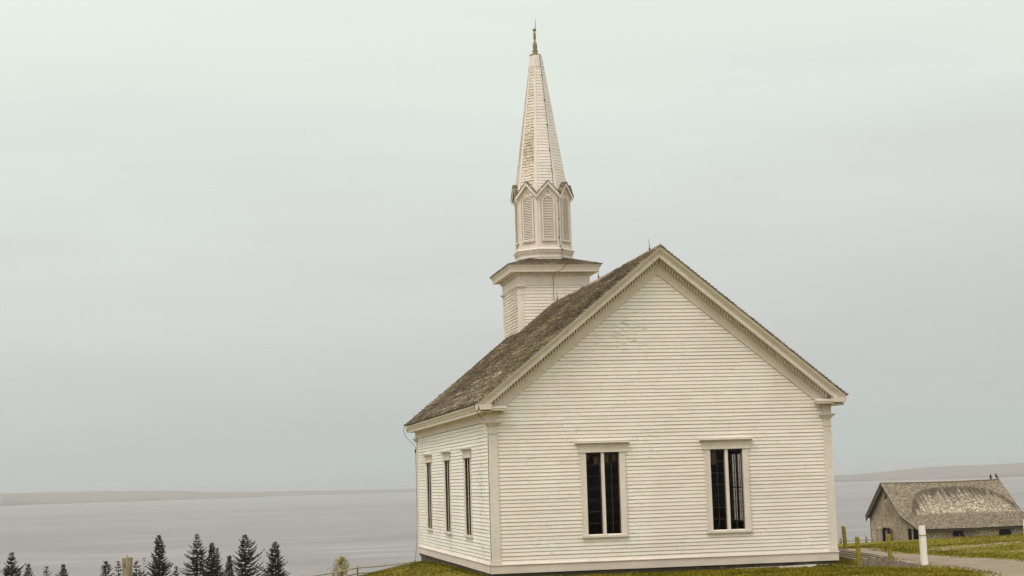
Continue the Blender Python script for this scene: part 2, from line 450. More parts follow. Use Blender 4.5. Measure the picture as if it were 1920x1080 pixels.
def shore(name, pts, seed):
    m = MB(); rows = []; fine = []
    for (x0, y0, z0), (x1, y1, z1) in zip(pts, pts[1:]):
        k = max(2, int(math.hypot(x1-x0, y1-y0)/22))
        for i in range(k):
            t = i/k; t2 = t*t*(3-2*t)
            fine.append((x0+(x1-x0)*t, y0+(y1-y0)*t, z0+(z1-z0)*t2))
    fine.append(pts[-1])
    for (x, y, zt) in fine:
        hg = max(.2, zt-SEA); row = []
        for d, f in ((0, -.05), (12, .22), (60, .5), (140, .78), (260, 1.0), (420, .92), (700, .6), (1100, -.05)):
            bmp = (nz(x, y+d, seed, .012)*1.6+nz(x, y+d, seed+3, .05)*.9)*min(1, hg/12) if 0 < d < 1000 else 0
            row.append((x, y+d, SEA+hg*f*(1+d*.00018)+bmp))
        rows.append(row)
    n = len(rows[0]); m.v = [p for r in rows for p in r]
    m.f = [(j*n+i, (j+1)*n+i, (j+1)*n+i+1, j*n+i+1) for j in range(len(rows)-1) for i in range(n-1)]
    return tag(m.build(name, 'far_land'), kind='structure')
shore('far_shore', [(-1900,5000,14),(-1100,5100,12),(-637,5251,10.3),(-560,5442,10.1),(-412,5506,8.1),(-275,5511,6.5),(-155,5619,3.7),(-66,5601,.6),(24,5584,-5.3),(118,5738,-8.4),(217,5902,-10.3),(340,6034,-11.6),(457,6011,-13.8),(598,5829,-15.5),(766,5912,-16.6),(900,5950,-20),(1000,5960,-27.5)], 1)
shore('hills', [(1380,4700,-26),(1583,4555,-8),(1802,4423,-6.4),(1843,4218,-9.4),(1903,4140,-9.7),(2010,4163,-6.5),(2049,4112,-.2),(2121,4098,6.4),(2175,4109,7.3),(2323,4264,6.5),(2600,4300,12),(3300,4400,20)], 20)

# ------------------------------------------------------------------ the church
church = empty('church', (5, 7.8, -.2))
tag(church, 'white clapboard country church with shingled roof and octagonal steeple', 'church')
ZR, SL = 9.07, .809
def zr(x): return ZR-SL*abs(x-5)
EXPO = .1035
Z0 = .26
ZT, ZB = 3.238, .956
GWIN = [(2.71, 3.675), (6.345, 7.31)]       # window openings on the gable wall
SWIN = [(3.45, 4.41), (7.57, 8.53), (11.92, 12.9)]
BWIN = []

def clap_rows(mb, T, z0, z1, span, holes, sub=(1.6, 4.2), e=EXPO, out=.016):
    """overlapping weatherboards; T(u, n, z) maps wall coordinates; span(z) gives u limits; boards end at holes"""
    z = z0; k = 0
    while z < z1-.01:
        zt = min(z+e, z1); zm = (z+zt)/2
        a, b = span(zm)
        if b-a > .02:
            segs = [(a, b)]
            for (u0, u1, hb, ht) in holes:
                if hb-.02 < zm < ht+.02:
                    ns = []
                    for s0, s1 in segs:
                        if u1 <= s0 or u0 >= s1: ns.append((s0, s1)); continue
                        if u0 > s0: ns.append((s0, u0))
                        if u1 < s1: ns.append((u1, s1))
                    segs = ns
            for s0, s1 in segs:
                u = s0
                while u < s1-.001:
                    w = R(*sub); v = min(u+w, s1)
                    if s1-v < .4: v = s1
                    lip = R(.004, .011); j = R(-.0035, .0035); o = out+R(-.002, .003); g = .002
                    nb = 3; pts_b = []; pts_t = []
                    for i in range(nb+1):
                        uu = u+g+(v-u-2*g)*i/nb
                        sag = .004*nz(uu, z*3, 1, .7)
                        pts_b.append((uu, sag)); 
                    vs = []; fs = []
                    for (uu, sg) in pts_b:
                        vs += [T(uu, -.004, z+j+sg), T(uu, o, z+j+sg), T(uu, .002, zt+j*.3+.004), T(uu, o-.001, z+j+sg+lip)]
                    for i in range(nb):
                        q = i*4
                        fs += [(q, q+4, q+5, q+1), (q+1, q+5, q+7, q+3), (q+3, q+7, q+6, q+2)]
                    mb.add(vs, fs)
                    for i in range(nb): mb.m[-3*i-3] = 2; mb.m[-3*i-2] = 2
                    u = v
        z += e; k += 1
def sheath(mb, T, z0, span, holes, us, zs, n0=-.02):
    pass

# wall transforms: (u along wall, n outward, z)
TF = lambda u, n, z: (u, -n, z)
TB = lambda u, n, z: (W-u, L+n, z)
TL = lambda u, n, z: (-n, L-u, z)          # left wall, u runs from the back corner
TR = lambda u, n, z: (W+n, u, z)
def wall_sheet(mb, T, u0, u1, z0, z1, holes, n, top=None):
    """flat sheet with rectangular holes, optional gable top"""
    us = sorted({u0, u1, *[a for hh_ in holes for a in hh_[:2]]}); zs = sorted({z0, z1, *[a for hh_ in holes for a in hh_[2:]]})
    for i in range(len(us)-1):
        for j in range(len(zs)-1):
            uc, zc = (us[i]+us[i+1])/2, (zs[j]+zs[j+1])/2
            if any(a < uc < b and c < zc < d for a, b, c, d in holes): continue
            mb.quad(T(us[i], n, zs[j]), T(us[i+1], n, zs[j]), T(us[i+1], n, zs[j+1]), T(us[i], n, zs[j+1]))
    if top:
        mb.tri(T(u0, n, z1), T(u1, n, z1), T((u0+u1)/2, n, top))

def gable_span(z): 
    d = (ZR-.70-z)/SL
    return (max(.2, 5-d), min(W-.2, 5+d))
hG = [(a, b, ZB, ZT) for a, b in GWIN]
hL = [(L-b, L-a, ZB, ZT) for a, b in SWIN]
RWIN = [(3.45, 4.5), (7.85, 8.95), (11.92, 12.95)]
hR = [(a, b, ZB, ZT) for a, b in RWIN]
for nm, T, holes, sp_, z1, mat, width, top in (
        ('gable_wall', TF, hG, gable_span, ZR-.72, 'siding', W, True),
        ('rear_gable_wall', TB, [], gable_span, ZR-.72, 'siding', W, True),
        ('side_wall', TL, hL, lambda z: (.2, L-.2), 4.26, 'siding_side', L, False),
        ('side_wall', TR, hR, lambda z: (.2, L-.2), 4.26, 'siding_side', L, False)):
    mb = MB(); clap_rows(mb, T, Z0-.005, z1, sp_, holes)
    mb.mi = 1
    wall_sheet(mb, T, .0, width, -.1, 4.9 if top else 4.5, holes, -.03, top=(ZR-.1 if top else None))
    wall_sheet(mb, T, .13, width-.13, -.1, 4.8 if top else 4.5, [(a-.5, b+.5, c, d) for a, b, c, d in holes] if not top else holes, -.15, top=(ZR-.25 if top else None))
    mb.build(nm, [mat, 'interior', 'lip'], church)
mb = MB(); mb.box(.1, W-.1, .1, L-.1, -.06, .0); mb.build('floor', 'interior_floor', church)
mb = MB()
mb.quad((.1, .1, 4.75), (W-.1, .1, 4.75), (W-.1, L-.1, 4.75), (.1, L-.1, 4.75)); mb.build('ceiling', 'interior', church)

# foundation
mb = MB()
def fbox(x0, x1, y0, y1):
    mb.box(x0, x1, y0, y1, -1.2, -.003)
fbox(.05, W-.05, .05, .35); fbox(.05, W-.05, L-.35, L-.05); fbox(.05, .35, .35, L-.35); fbox(W-.35, W-.05, .35, L-.35)
for _ in range(90):    # irregular stone faces
    x = R(.1, 9.6); w = R(.25, .6); d = R(.0, .03); z = R(-.5, -.12)
    mb.box(x, x+w, .05-d-.01, .06, z, z+R(.08, .2))
for _ in range(110):
    x = R(.1, L-.8); w = R(.25, .6); d = R(.0, .03); z = R(-.9, -.14)
    mb.box(.05-d-.01, .06, x, x+w, z, z+R(.1, .25))
mb.build('foundation', 'stone', church)

# skirt boards with cap strip, in lengths
mb = MB()
def skirt(T, Lw):
    u = -.055
    cuts = [-.055]
    while cuts[-1] < Lw+.055-3.5: cuts.append(cuts[-1]+R(3.0, 4.2))
    cuts.append(Lw+.055)
    for a, b in zip(cuts, cuts[1:]):
        dz = R(-.003, .003)
        for p in ((0, .055, 0+dz, .225),):
            vs = [T(a+.002, p[0], p[2]), T(b-.002, p[0], p[2]), T(b-.002, p[1], p[2]), T(a+.002, p[1], p[2]),
                  T(a+.002, p[0], p[3]), T(b-.002, p[0], p[3]), T(b-.002, p[1], p[3]), T(a+.002, p[1], p[3])]
            mb.add(vs, [(0,3,2,1),(4,5,6,7),(0,1,5,4),(1,2,6,5),(2,3,7,6),(3,0,4,7)])
    a, b = -.075, Lw+.075
    mb.rings([[T(u, .0, .228), T(u, .078, .228), T(u, .078, .243), T(u, .03, .262), T(u, 0, .262)] for u in (a, b)])
for T, Lw in ((TF, W), (TB, W), (TL, L), (TR, L)): skirt(T, Lw)
mb.build('skirt_board', 'skirt', church)

# corner pilasters
def tbox(mb, T, u0, u1, n0, n1, z0, z1):
    mb.add([T(u0,n0,z0),T(u1,n0,z0),T(u1,n1,z0),T(u0,n1,z0),T(u0,n0,z1),T(u1,n0,z1),T(u1,n1,z1),T(u0,n1,z1)],
           [(0,3,2,1),(4,5,6,7),(0,1,5,4),(1,2,6,5),(2,3,7,6),(3,0,4,7)])
for cx_, cy_, sx, sy in ((0, 0, 1, 1), (W, 0, -1, 1), (0, L, 1, -1), (W, L, -1, -1)):
    mb = MB(T=lambda p, cx_=cx_, cy_=cy_, sx=sx, sy=sy: (cx_+sx*p[0], cy_+sy*p[1], p[2]))
    mb.box(-.035, .20, -.035, .20, .262, 4.13)
    mb.box(-.042, .022, -.042, .205, .265, 3.82); mb.box(.16, .207, -.042, .0, .265, 3.82)
    mb.box(-.05, .215, -.05, .215, .262, .36)
    mb.box(-.055, .22, -.055, .22, 3.845, 3.875)
    for a, b, z0_, z1_ in ((.06, .225, 4.06, 4.10), (.09, .255, 4.10, 4.135), (.125, .29, 4.135, 4.165), (.15, .315, 4.165, 4.20)):
        mb.box(-a, b, -a, b, z0_, z1_-.0005)
    mb.box(-.055, .215, -.055, .215, 4.2, 4.47)
    mb.build('corner_pilaster', 'trim', church)

# rake cornice front and back
def rake(T, name):
    mb = MB()
    def layer(prof, xa=-.387, xb=W+.387, mi=0):
        mb.mi = mi
        mb.rings([[T(x, n_, zr(x)-d) for n_, d in prof] for x in (xa, 5, xb)])
    layer([(0, .015), (.46, .015), (.46, .075), (.445, .10), (.41, .13), (.37, .165), (.35, .20), (.35, .205), (0, .205)])
    layer([(0, .208), (.345, .208), (.345, .33), (.31, .33), (.31, .322), (0, .322)], -.34, W+.34)
    layer([(0, .325), (.045, .325), (.045, .455), (.075, .458), (.075, .475), (.05, .49), (0, .49)], .0, W)
    layer([(0, .492), (.042, .492), (.042, .775), (0, .775)], .1, W-.1, 1)
    mb.mi = 0
    s = 5.0
    x = .14
    d = .0675
    while x < W-.14:
        xa, xb = x, x+d*.62
        if not (xa < 5 < xb):
            for_z = [(xa, .335), (xb, .335), (xb, .452), (xa, .452)]
            mb.rings([[T(px, n_, zr(px)-dd) for px, dd in for_z] for n_ in (.045, .165)])
        x += d*1.18
    mb.mi = 0
    # the short cornice return at both corners
    for sx, x0 in ((1, 0), (-1, W)):
        U = lambda u: x0+sx*u
        P = lambda u, n_, z: T(U(u), n_, z)
        for u0, u1, n1, za, zb_ in ((-.335, .43, .33, 4.48, 4.535), (-.355, .45, .35, 4.537, 4.575)):
            a, b = (u0, u1)
            tbox(mb, P, a, b, 0, n1, za, zb_)
        mb.rings([[P(u, 0, 4.66), P(u, .0, 4.577), P(u, .34, 4.577)] for u in (-.34, .44)])
        for k in range(5):
            tbox(mb, P, .02+k*.075, .06+k*.075, .055, .15, 4.405, 4.478)
        tbox(mb, P, -.05, .38, 0, .07, 4.40, 4.478)
    return mb.build(name, ['trim', 'trim_dull'], church)
rake(TF, 'rake_cornice'); rake(TB, 'rake_cornice')

# eaves cornice left and right
for T in (TL, TR):
    mb = MB()
    def ly(prof, a, b): mb.rings([[T(u, n_, z) for n_, z in prof] for u in (a, b)])
    ly([(0, 4.655), (.39, 4.655), (.39, 4.63), (.37, 4.60), (.34, 4.55), (.325, 4.505), (0, 4.505)], -.457, L+.457)
    ly([(0, 4.50), (.31, 4.50), (.31, 4.43), (.28, 4.43), (.28, 4.437), (0, 4.437)], -.33, L+.33)
    ly([(0, 4.434), (.11, 4.434), (.08, 4.39), (.05, 4.385), (.05, 4.20), (0, 4.20)], .21, L-.21)
    mb.build('eaves_cornice', 'trim_dull', church)

# roof of single shingles
def roof_plane(mb, side):
    nrm = Vector((-side*SL, 0, 1)).normalized() if side < 0 else Vector((SL, 0, 1)).normalized()
    if side < 0: nrm = Vector((-SL, 0, 1)).normalized()
    sgn = -1 if side < 0 else 1
    length = math.hypot(5.39, 5.39*SL); ex = .125; k = 0; s = 0.0      # s runs from the eave up
    up = Vector((-sgn*1, 0, SL)).normalized()
    E0 = Vector((5+sgn*5.405, 0, zr(5+sgn*5.405)))
    while s < length-.02:
        y = -.50; wob = R(-.008, .008)
        while y < L+.5:
            w = R(.09, .26); y2 = min(y+w, L+.5)
            j = R(-.008, .008)+wob+.02*nz(y, s, 4, .4); t = R(.034, .048)
            if random.random() < .05: t += .015
            sg = -.035*math.sin(PI*min(1, max(0, y/L)))*(s/length)+.015*nz(y, s, 8, .5)
            a = E0+up*(s+j); b = E0+up*min(s+ex+.015, length+.02)
            lo = a+nrm*(sg+t); lo0 = a+nrm*(sg-.02); hi = b+nrm*(sg+.004)
            mb.add([(lo0.x, y+.003, lo0.z), (lo0.x, y2-.003, lo0.z), (lo.x, y2-.003, lo.z), (lo.x, y+.003, lo.z), (hi.x, y2-.003, hi.z), (hi.x, y+.003, hi.z)],
                   [(0, 1, 2, 3) if sgn < 0 else (3, 2, 1, 0), (3, 2, 4, 5) if sgn < 0 else (5, 4, 2, 3), (0, 3, 5), (1, 4, 2)])
            y = y2
        s += ex; k += 1
mb = MB(); roof_plane(mb, -1); roof_plane(mb, 1)
rf = mb.build('roof', 'shingle', church)
mb = MB()   # deck under the shingles
mb.rings([[(5-5.385, y, zr(-.385)-.045), (5, y, ZR-.045), (5+5.385, y, zr(10.385)-.045), (5+5.385, y, zr(10.385)-.02), (5, y, ZR-.02), (5-5.385, y, zr(-.385)-.02)] for y in (-.452, L+.452)])
mb.build('roof_deck', 'grey_wood', rf)
mb = MB()
y = -.5
while y < L+.45:
    y2 = min(L+.5, y+R(1.8, 2.6)); dz = R(-.005, .01)-.035*math.sin(PI*min(1, max(0, y/L)))
    for sgn in (-1, 1):
        mb.rings([[(5-sgn*.0, q, ZR+.035+dz), (5+sgn*.16, q, ZR+.035+dz-.16*SL), (5+sgn*.16, q, ZR+.01+dz-.16*SL), (5, q, ZR+.005+dz)] for q in (y+.002, y2-.002)])
    y = y2
mb.build('ridge_cap', 'grey_wood', rf)

# windows
def window(T, u0, u1, blind=False, flat=False):
    zb, zt = ZB, ZT; um = (u0+u1)/2; flat = flat or blind; P = .024 if flat else .042; sh = .052 if flat else 0; gl = 'glass_dusty' if flat else 'glass'; cd = -.04 if flat else -.10
    mb = MB()
    tb = lambda *a: tbox(mb, T, *a)
    cw = .165
    tb(u0-cw, u0, cd, P, zb-.0, zt+.02)          # side casings
    tb(u1, u1+cw, cd, P, zb-.0, zt+.02)
    tb(u0-cw, u0-cw+.03, P-.002, P+.013, zb, zt+.02); tb(u1+cw-.03, u1+cw, P-.002, P+.013, zb, zt+.02)
    tb(u0-cw-.055, u1+cw+.055, -.10, .055, zt+.022, zt+.235)       # head board
    tb(u0-cw-.055, u1+cw+.055, .056, .068, zt+.022, zt+.05)
    for k, (o, a, b) in enumerate(((.075, .237, .252), (.10, .253, .268), (.125, .269, .281), (.15, .282, .297))):
        tb(u0-cw-o+.01, u1+cw+o-.01, -.02, o, zt+a, zt+b)
    tb(u0-cw-.02, u1+cw+.02, -.10, .075, zb-.062, zb-.002)       # sill
    tb(u0-cw, u1+cw, -.02, .045, zb-.09, zb-.064)
    tb(um-.042, um+.042, cd, (.006 if flat else .03), zb, zt+.018)       # mullion
    fr = mb.build('window', 'trim', church)
    sides = ((u0, um-.042), (um+.042, u1))
    mb = MB()
    for a, b in sides:
        for (p, q, r_, s_) in ((a, a+.028, zb, zt), (b-.028, b, zb, zt), (a+.028, b-.028, zb, zb+.03), (a+.028, b-.028, zt-.03, zt)):
            tbox(mb, T, p, q, -.085+sh, -.045+sh, r_, s_)
        zm = (zb+zt)/2
        if flat: tbox(mb, T, a+.028, b-.028, -.087+sh, -.042+sh, zm-.02, zm+.02)
        for k in range(1, 7):
            if k == 0: continue
            z = zb+(zt-zb)*k/7
            tbox(mb, T, a+.028, b-.028, -.075+sh, -.058+sh, z-.005, z+.005)
        c = (a+b)/2
        if not (a == sides[0][0] and u0 < 3): tbox(mb, T, c-.0045, c+.0045, -.076+sh, -.057+sh, zb+.03, zt-.03)
    mb.build('sash', 'muntin', fr)
    mb = MB()
    for a, b in sides:
        mb.quad(T(a, -.066+sh, zb), T(b, -.066+sh, zb), T(b, -.066+sh, zt), T(a, -.066+sh, zt))
    mb.build('pane', gl, fr)
    if blind:
        mb = MB()
        for a, b in sides:
            top = zb+(zt-zb)*.49
            n = 6
            rr = [[T(a+(b-a)*i/n, -.032+(.010 if i % 2 else 0), z) for i in range(n+1)] for z in (zb, top)]
            mb.v += [p for r_ in rr for p in r_]; mb.f += [(i, i+1, n+2+i, n+1+i) for i in range(n)]; mb.m += [0]*n
            o = 0
            mb.build('blind', 'blind', fr); mb = MB()
for gi, (a, b) in enumerate(GWIN):
    window(TF, a, b)
for (a, b, z0_, z1_) in ((2.96, 3.10, 2.93, 3.14), (2.75, 2.84, 3.05, 3.2), (3.26, 3.40, 2.96, 3.2), (3.5, 3.62, 3.0, 3.18), (6.40, 6.55, 2.82, 3.2)):
    mb = MB(); n = 5; rr = [[(a+(b-a)*i/n, .10+(.008 if i % 2 else 0), z) for i in range(n+1)] for z in (z0_, z1_)]
    mb.v += [p for r_ in rr for p in r_]; mb.f += [(i, i+1, n+2+i, n+1+i) for i in range(n)]; mb.m += [0]*n
    mb.build('curtain', 'dim_curtain', church)  # dim patches added behind the panes, standing in for blotchy reflections
for a, b in SWIN: window(TL, L-b, L-a, blind=True)
for a, b in RWIN: window(TR, a, b, flat=True)

# ------------------------------------------------------------------ tower
X0, X1, Y0, Y1 = 3.67, 6.33, 13.67, 16.77
TC = (5.0, 15.25)
tower = MB()
tT = {'f': lambda u, n_, z: (X0+u, Y0-n_, z), 'b': lambda u, n_, z: (X1-u, Y1+n_, z),
      'l': lambda u, n_, z: (X0-n_, Y1-u, z), 'r': lambda u, n_, z: (X1+n_, Y0+u, z)}
tw = {'f': X1-X0, 'b': X1-X0, 'l': Y1-Y0, 'r': Y1-Y0}
for k in 'fblr':
    tower.mi = 1 if k in 'lb' else 0
    clap_rows(tower, tT[k], 6.9, 9.74, lambda z, k=k: (.15, tw[k]-.15), [], e=.118)
tower.mi = 0
tower.box(X0+.02, X1-.02, Y0+.02, Y1-.02, 7.0, 10.16)
tower.mi = 1
tower.box(X0+.005, X1-.005, L+.05, Y1-.005, -1.0, 6.95)
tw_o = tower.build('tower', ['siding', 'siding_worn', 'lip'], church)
for cx_, cy_, sx, sy in ((X0, Y0, 1, 1), (X1, Y0, -1, 1), (X0, Y1, 1, -1), (X1, Y1, -1, -1)):
    mb = MB(T=lambda p, cx_=cx_, cy_=cy_, sx=sx, sy=sy: (cx_+sx*p[0], cy_+sy*p[1], p[2]))
    mb.box(-.03, .17, -.03, .17, 6.9, 9.62); mb.box(-.045, .185, -.045, .185, 9.36, 9.385)
    for a, b, z0_, z1_ in ((.05, .19, 9.60, 9.63), (.08, .22, 9.63, 9.66), (.11, .25, 9.66, 9.70)):
        mb.box(-a, b, -a, b, z0_, z1_-.0005)
    mb.build('corner_pilaster', 'trim', tw_o)
mb = MB()
mb.box(X0-.035, X1+.035, Y0-.035, Y1+.035, 9.702, 10.05)
mb.box(X0-.05, X1+.05, Y0-.05, Y1+.05, 10.052, 10.17)
def sq(o, z): return [(X0-o, Y0-o, z), (X1+o, Y0-o, z), (X1+o, Y1+o, z), (X0-o, Y1+o, z)]
for i in range(int((X1-X0+.1)/.105)):
    x = X0-.04+i*.105
    for y in (Y0-.12, Y1+.051): mb.box(x, x+.052, y, y+.07, 10.058, 10.165)
for i in range(int((Y1-Y0+.1)/.105)):
    y = Y0-.04+i*.105
    for x in (X0-.12, X1+.051): mb.box(x, x+.07, y, y+.052, 10.058, 10.165)
mb.rings([sq(.05, 10.171), sq(.34, 10.171), sq(.34, 10.245), sq(.35, 10.248), sq(.355, 10.30), sq(.40, 10.37), sq(.425, 10.40), sq(.425, 10.43), sq(.3, 10.43)])
mb.build('tower_cornice', 'trim', tw_o)
# hipped skirt roof
mb = MB()
APX, APY, APZ = 5.0, (Y0+Y1)/2, 10.44+.345*1.78
rows = 17
for side in range(4):
    for k in range(rows):
        t0, t1 = k/rows, (k+1)/rows+.004
        def corner(i, t):
            c = sq(.45, 10.44)[i]; return Vector((c[0]+(APX-c[0])*t, c[1]+(APY-c[1])*t, c[2]+(APZ-c[2])*t))
        a, b, c, d = corner(side, t0), corner((side+1) % 4, t0), corner((side+1) % 4, t1), corner(side, t1)
        ln = (b-a).length; u = 0.0
        while u < ln:
            w = R(.1, .2); v = min(ln, u+w); f0, f1 = u/ln, v/ln; t = R(.022, .042)
            p0, p1 = a.lerp(b, f0), a.lerp(b, f1); q0, q1 = d.lerp(c, f0), d.lerp(c, f1)
            mb.add([tuple(p0-Vector((0,0,.012))), tuple(p1-Vector((0,0,.012))), tuple(p1+Vector((0,0,t))), tuple(p0+Vector((0,0,t))), tuple(q1), tuple(q0)], [(0,1,2,3),(3,2,4,5)])
            u = v
mb.build('tower_roof', 'tower_shingle', tw_o)

# ------------------------------------------------------------------ belfry
def oct_ring(a, z, cx_=TC[0], cy_=TC[1]):
    r = a/math.cos(PI/8)
    return [(cx_+r*math.cos(PI/8+k*PI/4), cy_+r*math.sin(PI/8+k*PI/4), z) for k in range(8)]
AP = .99
mb = MB()
mb.rings([oct_ring(1.02, 10.45), oct_ring(1.02, 10.97)])
mb.rings([oct_ring(1.03, 10.84), oct_ring(1.035, 10.845), oct_ring(1.035, 10.87), oct_ring(1.02, 10.872)])
mb.rings([oct_ring(1.04, 10.972), oct_ring(1.04, 11.02), oct_ring(1.06, 11.022), oct_ring(1.06, 11.10), oct_ring(1.10, 11.12), oct_ring(1.10, 11.16), oct_ring(1.0, 11.21)])
mb.rings([oct_ring(AP-.03, 11.15), oct_ring(AP-.03, 13.2)])
def face_T(k, a0):      # k-th face, local (u, n, z) with u horizontal, n outward from the wall plane
    th = k*PI/4; nx_, ny_ = math.cos(th), math.sin(th); ux, uy = -ny_, nx_
    return lambda u, n_, z: (TC[0]+nx_*(a0+n_)+ux*u, TC[1]+ny_*(a0+n_)+uy*u, z)
belf = None
dn = MB()
HW = .41
for k in range(8):
    T = face_T(k, AP)
    # gable wall field
    mb.add([T(-HW, -.012, 11.15), T(HW, -.012, 11.15), T(HW, -.012, 13.28), T(0, -.012, 13.75), T(-HW, -.012, 13.28)], [(0, 1, 2, 3, 4)])
    # raised frame: corner boards, bottom rail, gable boards
    tbox(mb, T, -HW-.005, -HW+.115, -.01, .022, 11.21, 13.16); tbox(mb, T, HW-.115, HW+.005, -.01, .022, 11.21, 13.16)
    tbox(mb, T, -HW+.116, HW-.116, -.01, .018, 11.21, 11.30)
    for s in (-1, 1):
        g = [(s*(HW+.005), 13.27), (0, 13.76), (0, 13.40), (s*(HW-.10), 13.04), (s*(HW+.005), 13.04)]
        if s < 0: g = g[::-1]
        mb.rings([[T(u, n_, z) for u, z in g] for n_ in (-.01, .0225)])
    # dentils on the band
    for j in range(12):
        u = -.40+j*.069
        tbox(mb, T, u, u+.035, .07, .092, 11.045, 11.10)
belf = mb.build('belfry', 'trim', church)
for k in range(8):
    T = face_T(k, AP)
    mb = MB()
    for s in (-1, 1):      # bargeboards
        ho = .468
        g = [(s*ho, 13.235), (0, 13.75), (0, 13.60), (s*ho, 13.09)]
        if s < 0: g = g[::-1]
        mb.rings([[T(u, n_, z) for u, z in g] for n_ in (.095, .13)])
        g = [(s*(ho-.01), 13.20), (0, 13.70), (0, 13.53), (s*(ho-.03), 13.04)]
        if s < 0: g = g[::-1]
        mb.rings([[T(u, n_, z) for u, z in g] for n_ in (.0, .055)])
    mb.build('gable_board', 'trim', belf)
    mb = MB()
    for s in (-1, 1):      # small gable roofs running back into the spire
        for r_ in range(6):
            f0, f1 = r_/6, (r_+1)/6+.02
            for q in range(5):
                n0, n1 = .15-.19*q, .15-.19*(q+1)
                t = R(.02, .034)
                def P(f, n_, t_):
                    hw = (AP+n_)*math.tan(PI/8)+.012; hw0 = .48
                    return T(s*hw*(1-f), n_, 13.235+.515*f+t_+(hw0-hw)*1.05*(1-f))
                vs = [P(f0, n0, -.02), P(f0, n1, -.02), P(f0, n1, t), P(f0, n0, t), P(f1, n1, .008), P(f1, n0, .008)]
                mb.add(vs, [(0, 1, 2, 3), (3, 2, 4, 5), (0, 3, 5)])
    mb.build('gable_roof', 'tower_shingle', belf)
    # arched louvre
    mb = MB()
    r_i, r_o, zs_, zb_ = .195, .245, 12.955, 11.50
    arc = [(-r_i, zb_)]+[(r_i*math.cos(PI-PI*i/12), zs_+r_i*math.sin(PI*i/12)) for i in range(13)]+[(r_i, zb_)]
    arco = [(-r_o, zb_)]+[(r_o*math.cos(PI-PI*i/12), zs_+r_o*math.sin(PI*i/12)) for i in range(13)]+[(r_o, zb_)]
    for i in range(len(arc)-1):
        mb.rings([[T(arc[i][0], n_, arc[i][1]), T(arco[i][0], n_, arco[i][1]), T(arco[i+1][0], n_, arco[i+1][1]), T(arc[i+1][0], n_, arc[i+1][1])] for n_ in (-.005, .05)])
    tbox(mb, T, -r_o-.02, r_o+.02, -.005, .07, zb_-.045, zb_)
    fr = mb.build('louvre_frame', 'trim', belf)
    mb = MB(); z = zb_+.02
    while z < zs_+r_i-.03:
        wdt = r_i if z < zs_ else math.sqrt(max(0, r_i**2-(z-zs_)**2))
        if wdt > .03:
            mb.add([T(-wdt, .042, z), T(wdt, .042, z), T(wdt, .002, z+.05), T(-wdt, .002, z+.05), T(-wdt, .036, z-.006), T(wdt, .036, z-.006)], [(0, 1, 2, 3), (4, 5, 1, 0)])
        z += .0625
    mb.build('louvre', 'trim', fr)
    mb = MB(); pts = [T(u, -.004, z) for u, z in arc]
    mb.add(pts, [tuple(range(len(pts)))]); mb.build('opening', 'trim_dull', fr)

# ------------------------------------------------------------------ spire
mb = MB()
SZ0, SZ1 = 13.2, 18.86
def sp_ap(z): return (.985-.1505*(z-13.73))*math.cos(PI/8)+0
def sp_c(z): return (4.965-.006*(z-13.5), TC[1])
zc = SZ0
while zc < SZ1-.02:
    e = .118; zn = min(zc+e, SZ1)
    for k in range(8):
        th = k*PI/4
        worn = k in (5, 4, 3)
        mb.mi = 1 if worn else 0
        c0, c1 = sp_c(zc), sp_c(zn); a0, a1 = sp_ap(zc), sp_ap(zn)
        def Q(a, u, c, z, th=th):
            return (c[0]+math.cos(th)*a-math.sin(th)*u, c[1]+math.sin(th)*a+math.cos(th)*u, z)
        w0, w1 = a0*math.tan(PI/8), a1*math.tan(PI/8)
        segs = [(-1, 1)] if a0 < .45 and not worn else ([(-1, R(-.4, .5))] if not worn else [(-1, R(-.6, -.2))])
        if segs[0][1] < 1: segs.append((segs[0][1]+.005, 1) if not worn else (segs[0][1]+.01, R(.1, .6)))
        if segs[-1][1] < 1: segs.append((segs[-1][1]+.01, 1))
        for f0, f1 in segs:
            j = R(-.004, .004) if not worn else R(-.02, .02); o = .014+R(-.002, .003)+(R(0, .008) if worn else 0)
            vs = [Q(a0-.005, w0*f0, c0, zc+j), Q(a0-.005, w0*f1, c0, zc+j), Q(a0+o, w0*f1, c0, zc+j), Q(a0+o, w0*f0, c0, zc+j), Q(a1, w1*f1, c1, zn+.006), Q(a1, w1*f0, c1, zn+.006)]
            mb.add(vs, [(0, 1, 2, 3), (3, 2, 4, 5)])
    zc += e
mb.mi = 0
mb.rings([[(sp_c(z)[0]+(p[0]-TC[0]), p[1], z) for p in oct_ring(sp_ap(z)-.012, z)] for z in (13.2, 18.86)])
spire = mb.build('spire', ['spire_paint', 'siding_worn'], church)
mb = MB()      # corner boards
for k in range(8):
    th = PI/8+k*PI/4
    for s in (-1, 1):
        ring = []
        for z in (SZ0, SZ1):
            c = sp_c(z); a = sp_ap(z)+.018; fth = k*PI/4 if s < 0 else (k+1)*PI/4
            def Q(aa, u): return (c[0]+math.cos(fth)*aa-math.sin(fth)*u, c[1]+math.sin(fth)*aa+math.cos(fth)*u, z)
            hw = a*math.tan(PI/8)*1.0; bw = min(.075, hw*.45)
            u1 = hw if s < 0 else -hw; u0 = u1-bw if s < 0 else u1+bw
            ring.append([Q(a-.03, u0), Q(a-.03, u1), Q(a+.004, u1), Q(a+.004, u0)])
        mb.rings(ring)
mb.rings([[(sp_c(z)[0]+(p[0]-TC[0]), p[1], z) for p in oct_ring(sp_ap(z)+o, z)] for z, o in ((18.35, .0), (18.37, .027), (18.84, .027), (18.86, .0))])
mb.build('corner_board', 'spire_paint', spire)
mb = MB(); fx = sp_c(18.9)[0]-.02
